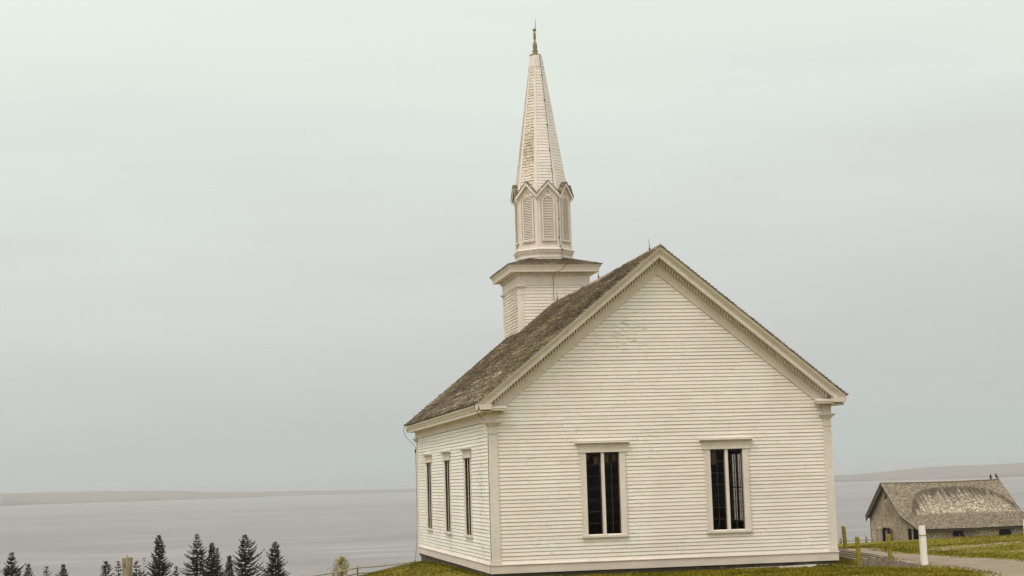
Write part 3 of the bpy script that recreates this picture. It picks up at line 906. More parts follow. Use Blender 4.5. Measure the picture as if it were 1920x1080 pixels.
mb.lathe([(.16, 0), (.235, .0), (.235, .03), (.11, .035), (.105, .05), (.10, .17), (.115, .18), (.115, .21), (.085, .22), (.09, .25), (.07, .26), (.088, .32), (.09, .40), (.078, .50), (.05, .58), (.032, .62), (.038, .66), (.052, .70), (.058, .80), (.05, .90), (.03, .95), (.032, .98), (.062, 1.0), (.078, 1.035), (.066, 1.075), (.02, 1.10)], (fx, TC[1], 18.86), 10)
fin = mb.build('finial', 'finial', spire, smooth=False)
mb = MB(); mb.tube([(fx+.03, TC[1]-.03, 19.85), (fx+.035, TC[1]-.03, 20.0), (fx+.045, TC[1]-.03, 20.37)], [.012, .012, .004], 5)
mb.build('lightning_rod', 'metal', fin)

# lightning cable down the steeple
pts = []
for z in (18.84, 18.0, 17.0, 16.0, 15.0, 14.2, 13.55):
    c = sp_c(z); r_ = (sp_ap(z)+.05)/math.cos(PI/8); th = -PI/2+PI/8-.10*(1-(z-13.5)/6)-.04
    pts.append((c[0]+r_*math.cos(th), c[1]+r_*math.sin(th), z))
for z, a, dx in ((13.3, 1.16, -.03), (13.0, 1.04, -.05), (12.3, 1.04, -.03), (11.6, 1.05, -.05), (11.24, 1.06, -.02), (11.12, 1.14, 0), (10.9, 1.06, .02), (10.66, 1.25, .05)):
    r_ = a/math.cos(PI/8); th = -PI/2+PI/8
    pts.append((TC[0]+r_*math.cos(th)+dx, TC[1]+r_*math.sin(th), z))
pts += [(5.5, 13.3, 10.52), (5.42, 13.21, 10.45), (5.25, 13.24, 10.25), (5.02, 13.32, 10.15), (4.95, 13.55, 10.0), (4.97, 13.6, 9.75), (4.96, 13.62, 9.4), (4.97, 13.6, 9.16), (5.1, 13.5, 9.08)]
mb = MB(); mb.tube(pts, .0095, 5)
for p in pts[1:13]: mb.box(p[0]-.018, p[0]+.018, p[1]-.02, p[1]+.04, p[2]-.018, p[2]+.018)
mb.build('lightning_cable', 'metal', church)
for (y, hgt) in ((.65, .36), (6.85, .30), (13.15, .34)):
    mb = MB(); z0_ = ZR-.0; mb.tube([(5, y, z0_-.03), (5.0, y, z0_+.14), (4.985, y, z0_+hgt)], [.013, .011, .005], 5)
    mb.lathe([(.03, 0), (.03, .05), (.015, .07)], (5, y, z0_+.02), 6)
    mb.build('lightning_rod', 'metal', rf)
# cables sagging from the left eave corners to the walls and down
mb = MB()
mb.tube([(-.41, -.18, 4.72), (-.43, -.10, 4.6), (-.34, -.06, 4.42), (-.20, -.05, 4.26), (-.11, -.06, 4.15), (-.05, -.02, 4.02), (-.05, .02, 3.6), (-.06, .03, 2.8), (-.055, .02, 1.8), (-.055, .02, .4), (-.09, .02, .24), (-.08, .03, -.1)], .0075, 5)
mb.build('eaves_cable', 'metal', church)
mb = MB()
mb.tube([(-.41, L+.45, 4.68), (-.44, L+.44, 4.5), (-.38, L+.35, 4.3), (-.25, L+.2, 4.13), (-.12, L+.08, 4.0), (-.06, L+.04, 3.85), (-.05, L+.04, 3.0), (-.05, L+.05, 1.2), (-.08, L+.05, .3), (-.12, L+.05, .1), (-.13, L+.06, -.15), (-.22, L+.06, -.4)], .0085, 5)
mb.box(-.09, -.03, L-.02, L+.04, 3.68, 3.8)
mb.build('eaves_cable', 'metal', church)

# ------------------------------------------------------------------ barn (shingled saltbox)
BX0, BX1 = 77.62, 94.1
PR = [(140.35, -4.79), (145.56, -3.16), (150.9, .87), (156.0, -3.36)]     # roof line front eave, kink, ridge, rear eave
gbz = -7.0
barn = empty('barn', (86, 148, -6.5))
tag(barn, 'grey shingled saltbox barn with bleached roof below the church hill', 'barn')
mb = MB()
def bricks(mb, T, u0, u1, z0, z1, inside, e=.17):
    z = z0
    while z < z1:
        u = u0+R(-.2, 0)
        while u < u1:
            w = R(.14, .34); v = u+w; uc, zc_ = (max(u, u0)+min(v, u1))/2, z+e/2
            if inside(uc, zc_) and min(v, u1)-max(u, u0) > .02:
                o = R(.015, .035); j = R(-.012, .012)
                a, b = max(u, u0)+.006, min(v, u1)-.006
                mb.add([T(a, -.01, z+j), T(b, -.01, z+j), T(b, o, z+j), T(a, o, z+j), T(b, 0, z+e+.01), T(a, 0, z+e+.01)], [(0, 1, 2, 3), (3, 2, 4, 5)])
            u = v
        z += e
def rz(y):
    for (a, za), (b, zb_) in zip(PR, PR[1:]):
        if a <= y <= b: return za+(zb_-za)*(y-a)/(b-a)
    return -99
TG = lambda u, n_, z: (BX0+.35-n_, 156.0-u, z)     # gable toward the church; u from rear
TFr = lambda u, n_, z: (u, 140.85-n_, z)
door1 = (149.45, 151.95, -7, -4.75); door2 = (141.1, 144.3, -7, -4.75); loft = (149.95, 150.75, -1.15, -.1)
def in_gable(u, z):
    y = 156.0-u
    if y > 155.55 or y < 140.9 or z > rz(y)-.22: return False
    for a, b, c, d in (door1, door2, loft):
        if a < y < b and c < z < d: return False
    return True
bricks(mb, TG, .4, 15.1, -7.0, 1.0, in_gable)
fo = [(82.16, 83.71, -7, -5.0), (88.38, 90.02, -7, -5.0)]
bricks(mb, TFr, BX0+.36, BX1-.36, -7.0, -5.3, lambda u, z: not any(a < u < b for a, b, c, d in fo))
wall_o = mb.build('wall', 'barn_wall', barn)
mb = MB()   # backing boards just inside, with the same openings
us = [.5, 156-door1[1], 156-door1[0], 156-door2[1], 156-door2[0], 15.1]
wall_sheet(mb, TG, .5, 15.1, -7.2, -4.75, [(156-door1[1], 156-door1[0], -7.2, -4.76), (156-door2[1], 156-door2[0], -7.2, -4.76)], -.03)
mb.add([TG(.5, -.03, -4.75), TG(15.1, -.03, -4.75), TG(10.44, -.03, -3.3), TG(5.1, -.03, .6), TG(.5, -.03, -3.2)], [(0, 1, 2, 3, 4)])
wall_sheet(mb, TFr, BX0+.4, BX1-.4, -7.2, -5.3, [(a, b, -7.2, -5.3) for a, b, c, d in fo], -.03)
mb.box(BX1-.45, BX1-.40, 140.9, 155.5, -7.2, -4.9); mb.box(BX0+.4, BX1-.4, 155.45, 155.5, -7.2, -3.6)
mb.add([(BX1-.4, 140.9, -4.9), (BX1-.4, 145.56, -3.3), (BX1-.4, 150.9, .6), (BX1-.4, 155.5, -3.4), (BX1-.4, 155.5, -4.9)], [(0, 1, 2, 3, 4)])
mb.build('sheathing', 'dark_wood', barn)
# roof
mb = MB()
for (a, b) in ((0, 1), (1, 2), (2, 3)):
    (ya, za), (yb, zb_) = PR[a], PR[b]
    if a == 2: (ya, za), (yb, zb_) = (yb, zb_), (ya, za)
    d = Vector((0, yb-ya, zb_-za)); ln = d.length; d.normalize(); nr = Vector((0, -d.z, d.y)) if a != 2 else Vector((0, d.z, -d.y))
    if nr.z < 0: nr = -nr
    s = 0
    while s < ln-.01:
        e = .17; x = BX0+R(-.02, .02)
        while x < BX1:
            w = R(.10, .24); x2 = min(x+w, BX1+.02); t = R(.025, .055); sag = -.09*math.sin(PI*(x-BX0)/16.5)*(1 if b != 1 else .5)+.03*nz(x, s, a, .5)
            p = Vector((0, ya, za))+d*(s+R(-.015, .015)); q = Vector((0, ya, za))+d*min(ln+.01, s+e+.01)
            lo, l0, hi = p+nr*(t), p-nr*.02, q+nr*.008
            mb.add([(x+.004, l0.y, l0.z+sag), (x2-.004, l0.y, l0.z+sag), (x2-.004, lo.y, lo.z+sag), (x+.004, lo.y, lo.z+sag), (x2-.004, hi.y, hi.z+sag), (x+.004, hi.y, hi.z+sag)], [(0, 1, 2, 3), (3, 2, 4, 5), (0, 3, 5)])
            x = x2
        s += e
roof_b = mb.build('roof', 'barn_roof', barn)
roof_b.location = (BX0-86, 0, -.0-5.5+6.5)      # own local frame for the weathering pattern
for v in roof_b.data.vertices: v.co.x -= BX0-86; v.co.z -= 1.0
mb = MB()
mb.rings([[(x, y, z-.17-.16) for y, z in PR]+[(x, y, z-.17) for y, z in PR[::-1]] for x in (BX0+.02, BX1-.02)])
mb.build('roof_deck', 'dark_wood', roof_b)
mb = MB()      # rake boards and ridge board, front edge
for (a, b) in ((0, 1), (1, 2)):
    (ya, za), (yb, zb_) = PR[a], PR[b]
    mb.rings([[(x, ya, za-.12), (x, ya, za+.05), (x, yb, zb_+.05), (x, yb, zb_-.12)] for x in (BX0-.04, BX0+.015)])
mb.rings([[(x, 150.7, .90-.10*math.sin(PI*(x-BX0)/16.5)), (x, 150.92, 1.0-.10*math.sin(PI*(x-BX0)/16.5)), (x, 151.1, .9-.10*math.sin(PI*(x-BX0)/16.5))] for x in [BX0+i*1.648 for i in range(11)]])
mb.build('rake_board', 'grey_wood', roof_b)
mb = MB()
(ya, za), (yb, zb_) = PR[2], PR[3]
mb.rings([[(x, ya-.25, za-.85), (x, ya-.1, za+.02), (x, yb+.1, zb_+.02), (x, yb, zb_-.75)] for x in (BX0-.12, BX0-.03)])
mb.build('rake_board', 'dark_wood', roof_b)
mb = MB(); mb.box(BX0+.30, BX0+.42, 155.5, 155.62, -7.2, -3.5); mb.build('corner_board', 'dark_wood', wall_o)
def plank_panel(mb, T, u0, u1, z0, z1, n0, n1, k=5):
    for i in range(k):
        a = u0+(u1-u0)*i/k; b = u0+(u1-u0)*(i+1)/k
        tbox(mb, T, a+.008, b-.008, n0, n1, z0+R(-.02, .02), z1+R(-.015, .015))
TGy = lambda y, n_, z: (BX0+.35-n_, y, z)
mb = MB(); plank_panel(mb, TGy, 151.98, 154.1, -6.9, -5.05, .05, .10, 7); tbox(mb, TGy, 151.98, 154.1, .10, .13, -5.2, -5.05); mb.build('door', 'grey_wood', barn)
mb = MB(); tbox(mb, TGy, 149.3, 152.1, .0, .09, -4.85, -4.70); tbox(mb, TGy, 149.1, 149.45, .0, .12, -7, -4.9)
plank_panel(mb, lambda y, n_, z: (BX0+.35-n_, 148.9-(n_)*.9, z), 0, 1, -6.9, -4.95, .05, .6, 1)
mb.build('door_frame', 'grey_wood', barn)
mb = MB()    # half gate with a brace standing in the doorway
for z in (-5.75, -6.3): tbox(mb, TGy, 149.5, 151.0, -.10, -.05, z-.07, z+.03)
mb.tube([TGy(149.55, -.04, -6.3), TGy(150.9, -.04, -5.8)], .05, 4); tbox(mb, TGy, 150.95, 151.1, -.1, -.04, -7, -5.2)
tbox(mb, TGy, 151.35, 151.5, -.5, -.4, -7, -4.9)
mb.build('half_gate', 'fence_wood', barn)
mb = MB(); tbox(mb, TGy, 142.9, 143.15, -.1, .02, -7, -4.8); tbox(mb, TGy, 141.2, 142.2, -.6, -.3, -7, -6.2); tbox(mb, TGy, 140.95, 141.1, -.05, .05, -7, -4.9)
mb.build('bay_post', 'grey_wood', barn)
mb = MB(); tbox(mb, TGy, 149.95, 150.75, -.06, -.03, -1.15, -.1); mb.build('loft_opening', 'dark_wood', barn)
mb = MB(); 
for a, b, z0_, z1_ in ((149.9, 150.0, -1.2, -.1), (150.7, 150.8, -1.2, -.1), (149.9, 150.8, -.1, -.02), (150.0, 150.7, -.62, -.56)): tbox(mb, TGy, a, b, -.02, .045, z0_, z1_)
mb.build('loft_frame', 'grey_wood', barn)
mb = MB(); mb.box(82.16, 83.71, 141.0, 141.06, -6.0, -5.85); mb.box(82.3, 82.38, 141.05, 141.1, -7, -5.2); mb.box(83.2, 83.26, 141.05, 141.1, -7, -5.5); mb.build('manger_rail', 'grey_wood', barn)

# crows on the barn ridge
def crow(x, y, z, sc, yaw, label):
    def P(p): 
        c, s = math.cos(yaw), math.sin(yaw); return (x+sc*(c*p[0]-s*p[1]), y+sc*(s*p[0]+c*p[1]), z+sc*p[2])
    mb = MB(T=P); n = 8
    # spine: tail to head, upright
    sp_ = [(-.24, -.02, .010), (-.20, .03, .035), (-.13, .10, .05), (-.06, .17, .085), (0, .26, .10), (.03, .34, .09), (.045, .41, .055), (.055, .455, .055), (.075, .49, .052), (.105, .50, .03), (.135, .495, .014), (.165, .485, .004)]
    rs = []
    for i, (px, pz, r_) in enumerate(sp_):
        a = sp_[min(i+1, len(sp_)-1)]; b = sp_[max(0, i-1)]; d = Vector((a[0]-b[0], 0, a[1]-b[1])).normalized(); up = Vector((-d.z, 0, d.x))
        rs.append([(px+up.x*r_*math.sin(2*PI*k/n), r_*math.cos(2*PI*k/n)*1.5, pz+up.z*r_*math.sin(2*PI*k/n)) for k in range(n)])
    mb.rings(rs)
    for s in (-1, 1):
        mb.tube([(-.0, s*.035, .2), (.02, s*.035, .08), (.015, s*.035, 0)], [.016, .009, .009], 5)
        mb.tube([(.0, s*.035, 0), (.06, s*.04, .0)], .008, 4)
        mb.rings([[(.03, s*.095, .33), (-.05, s*.10, .14), (-.2, s*.045, .0), (-.09, s*.08, .22)], [(.03, s*.105, .33), (-.05, s*.112, .14), (-.2, s*.055, .0), (-.09, s*.095, .22)]])
    o = mb.build('crow', 'feather', smooth=True)
    for v in o.data.vertices: v.co -= Vector((x, y, z))
    o.location = (x, y, z)
    tag(o, label, 'bird', 'crows perched on the barn ridge'); return o
crow(92.95, 150.92, .945, 1.15, 1.1, 'shorter hunched dark crow on the barn ridge')
crow(93.75, 150.92, .965, 1.25, 2.0, 'taller upright dark crow at the very end of the barn ridge')

# ------------------------------------------------------------------ posts, ramp frame, plank, mound
def square_post(name, x, y, z0, z1, w, mat, label, lean=(0, 0), cap=.012, cat='post', band=None, group=None):
    mb = MB(); n = 7; rs = []
    for i in range(n):
        t = i/(n-1); z = z0+(z1-z0)*t; ww = w/2*(1+R(-.02, .02)); cx_ = x+lean[0]*t+R(-.002, .002); cy_ = y+lean[1]*t
        if i == n-1: ww -= cap
        c = ww*.8
        rs.append([(cx_-ww, cy_-c, z), (cx_-c, cy_-ww, z), (cx_+c, cy_-ww, z), (cx_+ww, cy_-c, z), (cx_+ww, cy_+c, z), (cx_+c, cy_+ww, z), (cx_-c, cy_+ww, z), (cx_-ww, cy_+c, z)])
        if i == n-2: pass
    mb.rings(rs)
    e = empty(name, (x, y, h(x, y)))
    mb.build('shaft', mat, e)
    if band:
        b = MB(); b.box(x+lean[0]*.7-w/2-.012, x+lean[0]*.7+w/2+.012, y-w/2-.012, y+w/2+.012, band, band+.02); b.build('rope_band', 'moss_wood', e)
        k = MB(); k.lathe([(.008, 0), (.008, .012)], (0, 0, 0), 6); 
        k.v = [(x+lean[0]+.03+vx, y-w/2-.004+vz-.006, z1-.10+vy) for vx, vy, vz in k.v]
        k.build('bolt_head', 'metal', e)
    return tag(e, label, cat, group)
square_post('wooden_post', 12.70, 0.02, -.35, .885, .165, 'white_post', 'square white painted post with a band, beside the gravel path', (-.02, 0), band=.60, group='white posts along the path')
square_post('wooden_post', 20.40, 8.21, -.6, .66, .155, 'white_post', 'square white post on the grass cut off by the photo edge', (0, 0), group='white posts along the path')

frame = empty('ramp_frame', (11.7, 2.5, -.2))
tag(frame, 'low open timber ramp frame of parallel boards with three mossy posts beside the church', 'ramp frame')
import mathutils
# local axes: boards run away from the viewer
FB = Vector((10.62, -.12, 0)); FC = Vector((11.85, .52, 0)); FA = Vector((12.62, 5.63, 0))
dvec = (Vector((12.64, 6.2, 0))-FC).normalized()
def beam(p, q, z0, z1, w, mat, name, parent):
    p, q = Vector(p), Vector(q); d = (q-p).normalized(); s = Vector((-d.y, d.x, 0))*w/2
    mb = MB(); n = 6; rs = []
    for i in range(n):
        t = i/(n-1); c = p.lerp(q, t); dz = .006*nz(c.x, c.y, w*9, 1.5)
        rs.append([(c.x-s.x, c.y-s.y, z0+dz), (c.x+s.x, c.y+s.y, z0+dz), (c.x+s.x, c.y+s.y, z1+dz), (c.x-s.x, c.y-s.y, z1+dz)])
    mb.rings(rs); return mb.build(name, mat, parent)
for k, f in enumerate((0, .27, .54, .80, 1.0)):
    p = FB.lerp(FC, f); 
    q = p+dvec*(5.4+.3*f)
    beam(p, q, -.24 if k == 0 else -.12, -.012 if k not in (0, 4) else -.006, .045, 'moss_wood' if k == 0 else 'moss_dark', 'side_board' if k in (0, 4) else 'joist', frame)
    t = MB(); a = Vector(p); b = Vector(q); d = (b-a).normalized(); s = Vector((-d.y, d.x, 0))*.024
    t.rings([[(c.x-s.x, c.y-s.y, -.008), (c.x+s.x, c.y+s.y, -.008), (c.x+s.x, c.y+s.y, .014), (c.x-s.x, c.y-s.y, .014)] for c in (a, b)])
    t.build('board_edge', 'pale_edge', frame)
beam(FB-Vector((.0, .05, 0)), FC+(FC-FB)*.12-Vector((0, .05, 0)), -.30, -.0, .05, 'grey_wood', 'end_board', frame)
beam(FB+dvec*5.4, FC+dvec*5.7, -.12, .0, .05, 'moss_wood', 'end_board', frame)
def fpost(c, z0, z1, w, lean, mat='moss_wood'):
    mb = MB(); rs = []
    for t in (0, .3, .6, .95, 1):
        ww = w/2*(1+R(-.03, .03)); cx_ = c[0]+lean*t; z = z0+(z1-z0)*t
        rs.append([(cx_-ww, c[1]-ww, z), (cx_+ww, c[1]-ww, z), (cx_+ww, c[1]+ww, z+(.02 if t == 1 else 0)), (cx_-ww, c[1]+ww, z+(.02 if t == 1 else 0))])
    mb.rings(rs); return mb.build('post', mat, frame)
fpost((10.60, -.21), -.6, .63, .10, -.03); fpost((11.86, .45), -.5, .64, .095, -.03); fpost((12.62, 5.60), -.5, .745, .10, -.06)

mb = MB(); nn = 26; v = []       # dug earth
for j in range(nn+1):
    for i in range(nn+1):
        x = 10.3+2.3*i/nn; y = -1.35+1.5*j/nn
        r_ = math.hypot((x-11.4)/1.05, (y+.62)/.68)
        z = h(x, y)-.04+.17*max(0, 1-r_**1.6)+(.05*nz(x, y, 1, 5)+.03*nz(x, y, 2, 13))*max(0, min(1, 1.5*(1-r_)))
        v.append((x, y, z))
mb.v = v; mb.f = [(j*(nn+1)+i, j*(nn+1)+i+1, (j+1)*(nn+1)+i+1, (j+1)*(nn+1)+i) for j in range(nn) for i in range(nn)]; mb.m = [0]*len(mb.f)
for _ in range(260):
    a = R(0, 2*PI); r_ = math.sqrt(random.random()); x = 11.4+r_*1.0*math.cos(a); y = -.62+r_*.6*math.sin(a); s = R(.012, .04)
    z = h(x, y)-.03+.15*max(0, 1-r_**1.6)
    mb.add([(x-s, y, z), (x, y-s, z), (x+s, y, z), (x, y+s, z), (x+R(-.3, .3)*s, y, z+s*R(.7, 1.3))], [(0, 1, 4), (1, 2, 4), (2, 3, 4), (3, 0, 4)])
tag(mb.build('earth_mound', 'earth'), 'small mound of freshly dug dark earth and stones by the ramp frame', 'earth mound')

pl = empty('plank', (9.0, -.28, -.2)); tag(pl, 'short white painted plank lying on the grass along the church foundation', 'plank')
mb = MB(); za, zb_ = h(8.1, -.3)+.0, h(9.22, -.22)+.0
mb.rings([[(8.10, -.36, za), (8.10, -.26, za), (8.10, -.26, za+.05), (8.10, -.36, za+.05)], [(8.7, -.33, (za+zb_)/2), (8.7, -.23, (za+zb_)/2), (8.7, -.23, (za+zb_)/2+.055), (8.7, -.33, (za+zb_)/2+.055)], [(9.26, -.30, zb_), (9.26, -.2, zb_), (9.26, -.2, zb_+.06), (9.26, -.30, zb_+.06)]])
mb.build('board', 'white_post', pl)
ed = MB(); ed.tube([(x, -.12-.01*math.sin(x), h(x, -.12)+.035) for x in [6.9+i*.35 for i in range(9)]], .016, 5)
tag(ed.build('batten', 'fence_wood'), 'thin pale batten lying behind the white plank at the church foundation', 'batten')

# old weathered post near the viewer at the left
op = empty('weathered_post', (-10.5, -13.2, -1.0)); tag(op, 'thick old grey wooden post with a splintered top in front of the spruces', 'post')
px_, py_ = -9.25, -12.78
mb = MB(); g0 = h(px_, py_)-.3; rs = []
for i in range(10):
    t = i/9; z = g0+(1.31-g0)*t; r_ = .098*(1+R(-.03, .03))
    rs.append([(px_+.02*t+r_*(1+.12*nz(k*2.3, i*.2, 3))*math.cos(2*PI*(k+.5)/10)*(.93 if k % 5 else 1), py_+r_*(1+.15*nz(k*2.3, i*.2, 8))*math.sin(2*PI*(k+.5)/10), z+(R(-.0, .012) if i == 9 else 0)) for k in range(10)])
mb.rings(rs)
for k in range(9):
    a = R(0, 2*PI); r_ = R(0, .06); x, y = px_+.02+r_*math.cos(a), py_+r_*math.sin(a); w = R(.01, .02)
    mb.rings([[(x-w, y-w, 1.29), (x+w, y-w, 1.29), (x+w, y+w, 1.29), (x-w, y+w, 1.29)], [(x-w*.3, y-w*.3, 1.29+R(.02, .05)), (x+w*.4, y-w*.4, 1.315), (x+w*.3, y+w*.5, 1.31), (x-w*.3, y+w*.3, 1.30)]])
mb.rings([[(px_-.005, py_-.02, 1.28), (px_+.03, py_-.02, 1.28), (px_+.03, py_+.02, 1.28), (px_-.005, py_+.02, 1.28)], [(px_+.012, py_-.005, 1.375), (px_+.02, py_-.005, 1.36), (px_+.02, py_+.005, 1.36), (px_+.012, py_+.005, 1.37)]])
op.location = (px_, py_, h(px_, py_))
mb.build('shaft', 'grey_wood', op)
mb = MB(); mb.rings([[(px_-.035+a*.008, py_-.101-b*.004, z) for a, b in ((-1, 0), (0, 1), (1, 0), (0, -1))] for z in (1.14, 1.22)])
mb.build('knot_hole', 'dark_wood', op)

# split rail fences
def rail_fence(name, posts, rails, label, ph, rr=.045, pr=.055, sag=None, group=None):
    e = empty(name, (posts[0][0], posts[0][1], h(posts[0][0], posts[0][1])))
    for (x, y, zt) in posts:
        mb = MB(); zb_ = h(x, y)-.2
        mb.tube([(x+R(-.03, .03), y, zb_), (x+R(-.02, .02), y, (zb_+zt)/2), (x, y, zt)], [pr*1.15, pr*1.05, pr*.95], 6)
        mb.build('post', 'grey_wood', e)
    for i in range(len(posts)-1):
        a, b = posts[i], posts[i+1]
        for d in rails:
            p0 = Vector((a[0], a[1]-.05, a[2]-d+R(-.02, .02))); p1 = Vector((b[0], b[1]-.05, b[2]-d+R(-.02, .02)))
            ex = (p1-p0)*.03; mb = MB(); n = 9
            pts = [(p0-ex).lerp(p1+ex, k/n)+Vector((0, 0, -.04*math.sin(PI*k/n)+R(-.008, .008))) for k in range(n+1)]
            mb.tube(pts, [rr*R(.85, 1.1) for _ in pts], 6)
            mb.build('rail', 'fence_wood', e)
    return tag(e, label, 'fence', group)
rail_fence('split_rail_fence', [(-9.6, 34.8, -2.75), (-6.2, 38.2, -2.5), (-2.77, 41.76, -2.06), (.44, 45.2, -1.84), (4.05, 48.4, -1.80), (7.6, 51.5, -1.8)], (.10, .42), 'split rail fence of grey poles on the slope in front of the young leafy tree', 1.1)
rail_fence('split_rail_fence', [(26.5, 43.6, -1.35), (29.24, 46.75, -1.42), (32.75, 51.2, -1.58), (33.9, 53.0, -1.68)], (.16,), 'thin low rail fence on the grass horizon between the church and the barn', 1.0, rr=.04, pr=.07)

# ------------------------------------------------------------------ spruces
def spruce(x, y, tip, hgt, spread, label, seed, dens=1.0, mat='needles', bare_=False, skew=0, upsweep=.0):
    rnd = random.Random(seed); U = rnd.uniform
    gz = min(h(x, y), tip-hgt*.8)
    base = tip-hgt
    e = empty('spruce_tree', (x, y, base)); T = MB()
    T.tube([(x, y, base-1.5), (x+.02, y, base+hgt*.4), (x, y, base+hgt*.8), (x, y, tip)], ([.16, .11, .045, .012] if not bare_ else [.06, .045, .02, .006]), 7)
    C = MB(); B = T
    z = tip-.10; a0 = U(0, 6)
    lastb = base+hgt*.06
    while z > lastb:
        f = (tip-z)/hgt
        reach = spread*(f**.80)*(1.0 if f < .8 else 1.0)
        nb = (4 if f < .06 else 7) if not bare_ else 3
        irregular = 1+.38*math.sin(z*2.1+seed)*math.cos(z*.9+seed*2)
        for k in range(nb):
            a0 += 2.399+U(-.3, .3)
            ln = max(.10, reach*U(.45, 1.15)*(irregular if k % 2 else 1)*(1+skew*math.cos(a0)))
            if rnd.random() < .09 and f > .12: ln *= 1.4
            if rnd.random() > .96*min(1, dens+.15): continue
            ca, sa = math.cos(a0), math.sin(a0)
            dip = -.16-.22*min(1, f*1.5)+upsweep+U(-.10, .10)
            n = max(3, int(ln/.11)); pts = []
            for i in range(n+1):
                t = i/n; zz = z+ln*(dip*t+ (.42+.2*f)*t**2.4)
                pts.append(Vector((x+ca*ln*t, y+sa*ln*t, zz)))
            B.tube(pts[::max(1, n//3)], [.016]*len(pts[::max(1, n//3)]), 3)
            side = Vector((-sa, ca, 0))
            tw = .30*(.45+.55*min(1, ln/.9))
            for i in range(1, n+1):
                t = i/n; p = pts[i]; d = (pts[i]-pts[i-1]).normalized()
                wdt = tw*(1.1-.62*t)
                cnt = (5 if dens > .95 else 4) if dens > .6 else 2
                if bare_: cnt = 1 if rnd.random() < .5 else 0
                for q in range(cnt*2):
                    s = 1 if q % 2 else -1
                    l2 = wdt*U(.55, 1.25); dirv = (d*U(.5, 1.1)+side*s*U(.4, 1.1)+Vector((0, 0, U(-.40, .20)))).normalized()
                    w = (U(.022, .042) if not bare_ else .010)
                    up = Vector((U(-.3, .3), U(-.3, .3), 1)).cross(dirv).normalized()*w
                    if rnd.random() < .5: up = Vector((0, 0, w))
                    m_ = p+dirv*l2*.45
                    C.add([tuple(p), tuple(m_+up), tuple(p+dirv*l2), tuple(m_-up)], [(0, 1, 2, 3)])
            # leading tuft
            C.add([tuple(pts[-1]+Vector((0, 0, .03))), tuple(pts[-1]+Vector((ca*.16, sa*.16, .07))), tuple(pts[-1]-Vector((0, 0, .03)))], [(0, 1, 2)])
        z -= (.13+.11*f)*U(.7, 1.3)/max(.55, dens)
    for i in range(14):     # leader
        a = U(0, 2*PI); zz = tip-U(0, .28); l2 = .10+(.12*(tip-zz)/.28)
        C.add([(x, y, zz), (x+math.cos(a)*l2*.5-.012, y+math.sin(a)*l2*.5, zz+.07), (x+math.cos(a)*l2, y+math.sin(a)*l2, zz+.11), (x+math.cos(a)*l2*.5+.012, y+math.sin(a)*l2*.5, zz+.03)], [(0, 1, 2, 3)])
    C.build('crown', mat, e); T.build('trunk', 'bark' if not bare_ else 'twig', e)
    return tag(e, label, 'spruce', 'spruces on the slope above the sea')
SPR = [   # px-derived spots on the slope, tip height, tree height, half spread, label, density, material, bare, skew
 (-23.15, 92.93, -2.02, 7.0, 2.5, 'leftmost spruce, alone by the left edge with a narrow top and wide lower boughs', 1, 'needles', False, 0, .1),
 (-22.38, 98.06, -3.22, 6.2, 1.5, 'small narrow spruce tip just right of the leftmost spruce', .9, 'needles', False, 0, .1),
 (-20.4, 92.54, -3.22, 6.0, 1.6, 'low pale-topped spruce between two narrow spruce tips at the left', .6, 'needles_pale', False, 0, .2),
 (-18.61, 87.02, -2.88, 6.2, 1.5, 'dense rounded spruce tip standing alone left of the old post', 1.2, 'needles', False, 0, 0),
 (-15.38, 86.37, -2.73, 6.2, 1.9, 'leaning spruce just left of the splintered old post', .9, 'needles', False, .2, 0),
 (-14.66, 91.39, -2.97, 6.2, 1.5, 'scraggly spruce partly hidden behind the splintered old post', .55, 'needles', False, 0, 0),
 (-13.01, 85.92, -2.80, 6.2, 2.1, 'small open spruce just right of the splintered old post', .7, 'needles', False, .2, .1),
 (-12.8, 96.18, -3.0, 5.5, 1.5, 'bare pale dead spruce with upturned twigs', .5, 'twig', True, 0, .5),
 (-11.36, 88.45, -.91, 8.2, 2.3, 'tall spruce between the bare dead spruce and the tallest spruce, ragged on its right', 1.05, 'needles', False, .1, 0),
 (-10.25, 100.93, -4.0, 5.5, 1.1, 'tiny spruce tip between the two tall spruces', .7, 'needles_pale', False, 0, .2),
 (-8.40, 89.93, -.97, 8.4, 2.7, 'tallest spruce with a sparse see-through top', .82, 'needles', False, .05, 0),
 (-7.23, 85.67, -1.60, 7.6, 1.9, 'dense pointed spruce pressed against the right of the tallest spruce', 1.25, 'needles', False, 0, 0),
 (-6.77, 91.82, -2.25, 7.2, 1.5, 'thin-topped spruce in the gap of the dense spruce group', .7, 'needles', False, 0, .1),
 (-5.74, 94.79, -3.01, 6.6, 1.5, 'short dark spruce left of the broad long-boughed spruce', 1.2, 'needles', False, 0, 0),
 (-4.62, 87.16, -1.11, 8.0, 3.0, 'broad spruce with long upswept boughs reaching out to the right', .85, 'needles', False, .15, .12),
 (-2.16, 88.83, -1.80, 7.4, 2.5, 'rightmost spruce with a pale bushy top and dark base', 1.1, 'needles', False, 0, .05),
]
for i, (x, y, tip, hg, spd, lab, dn_, mt, br, sk, us_) in enumerate(SPR):
    spruce(x, y, tip, hg, spd, lab, 11+i*7, dn_, mt, br, sk, us_)

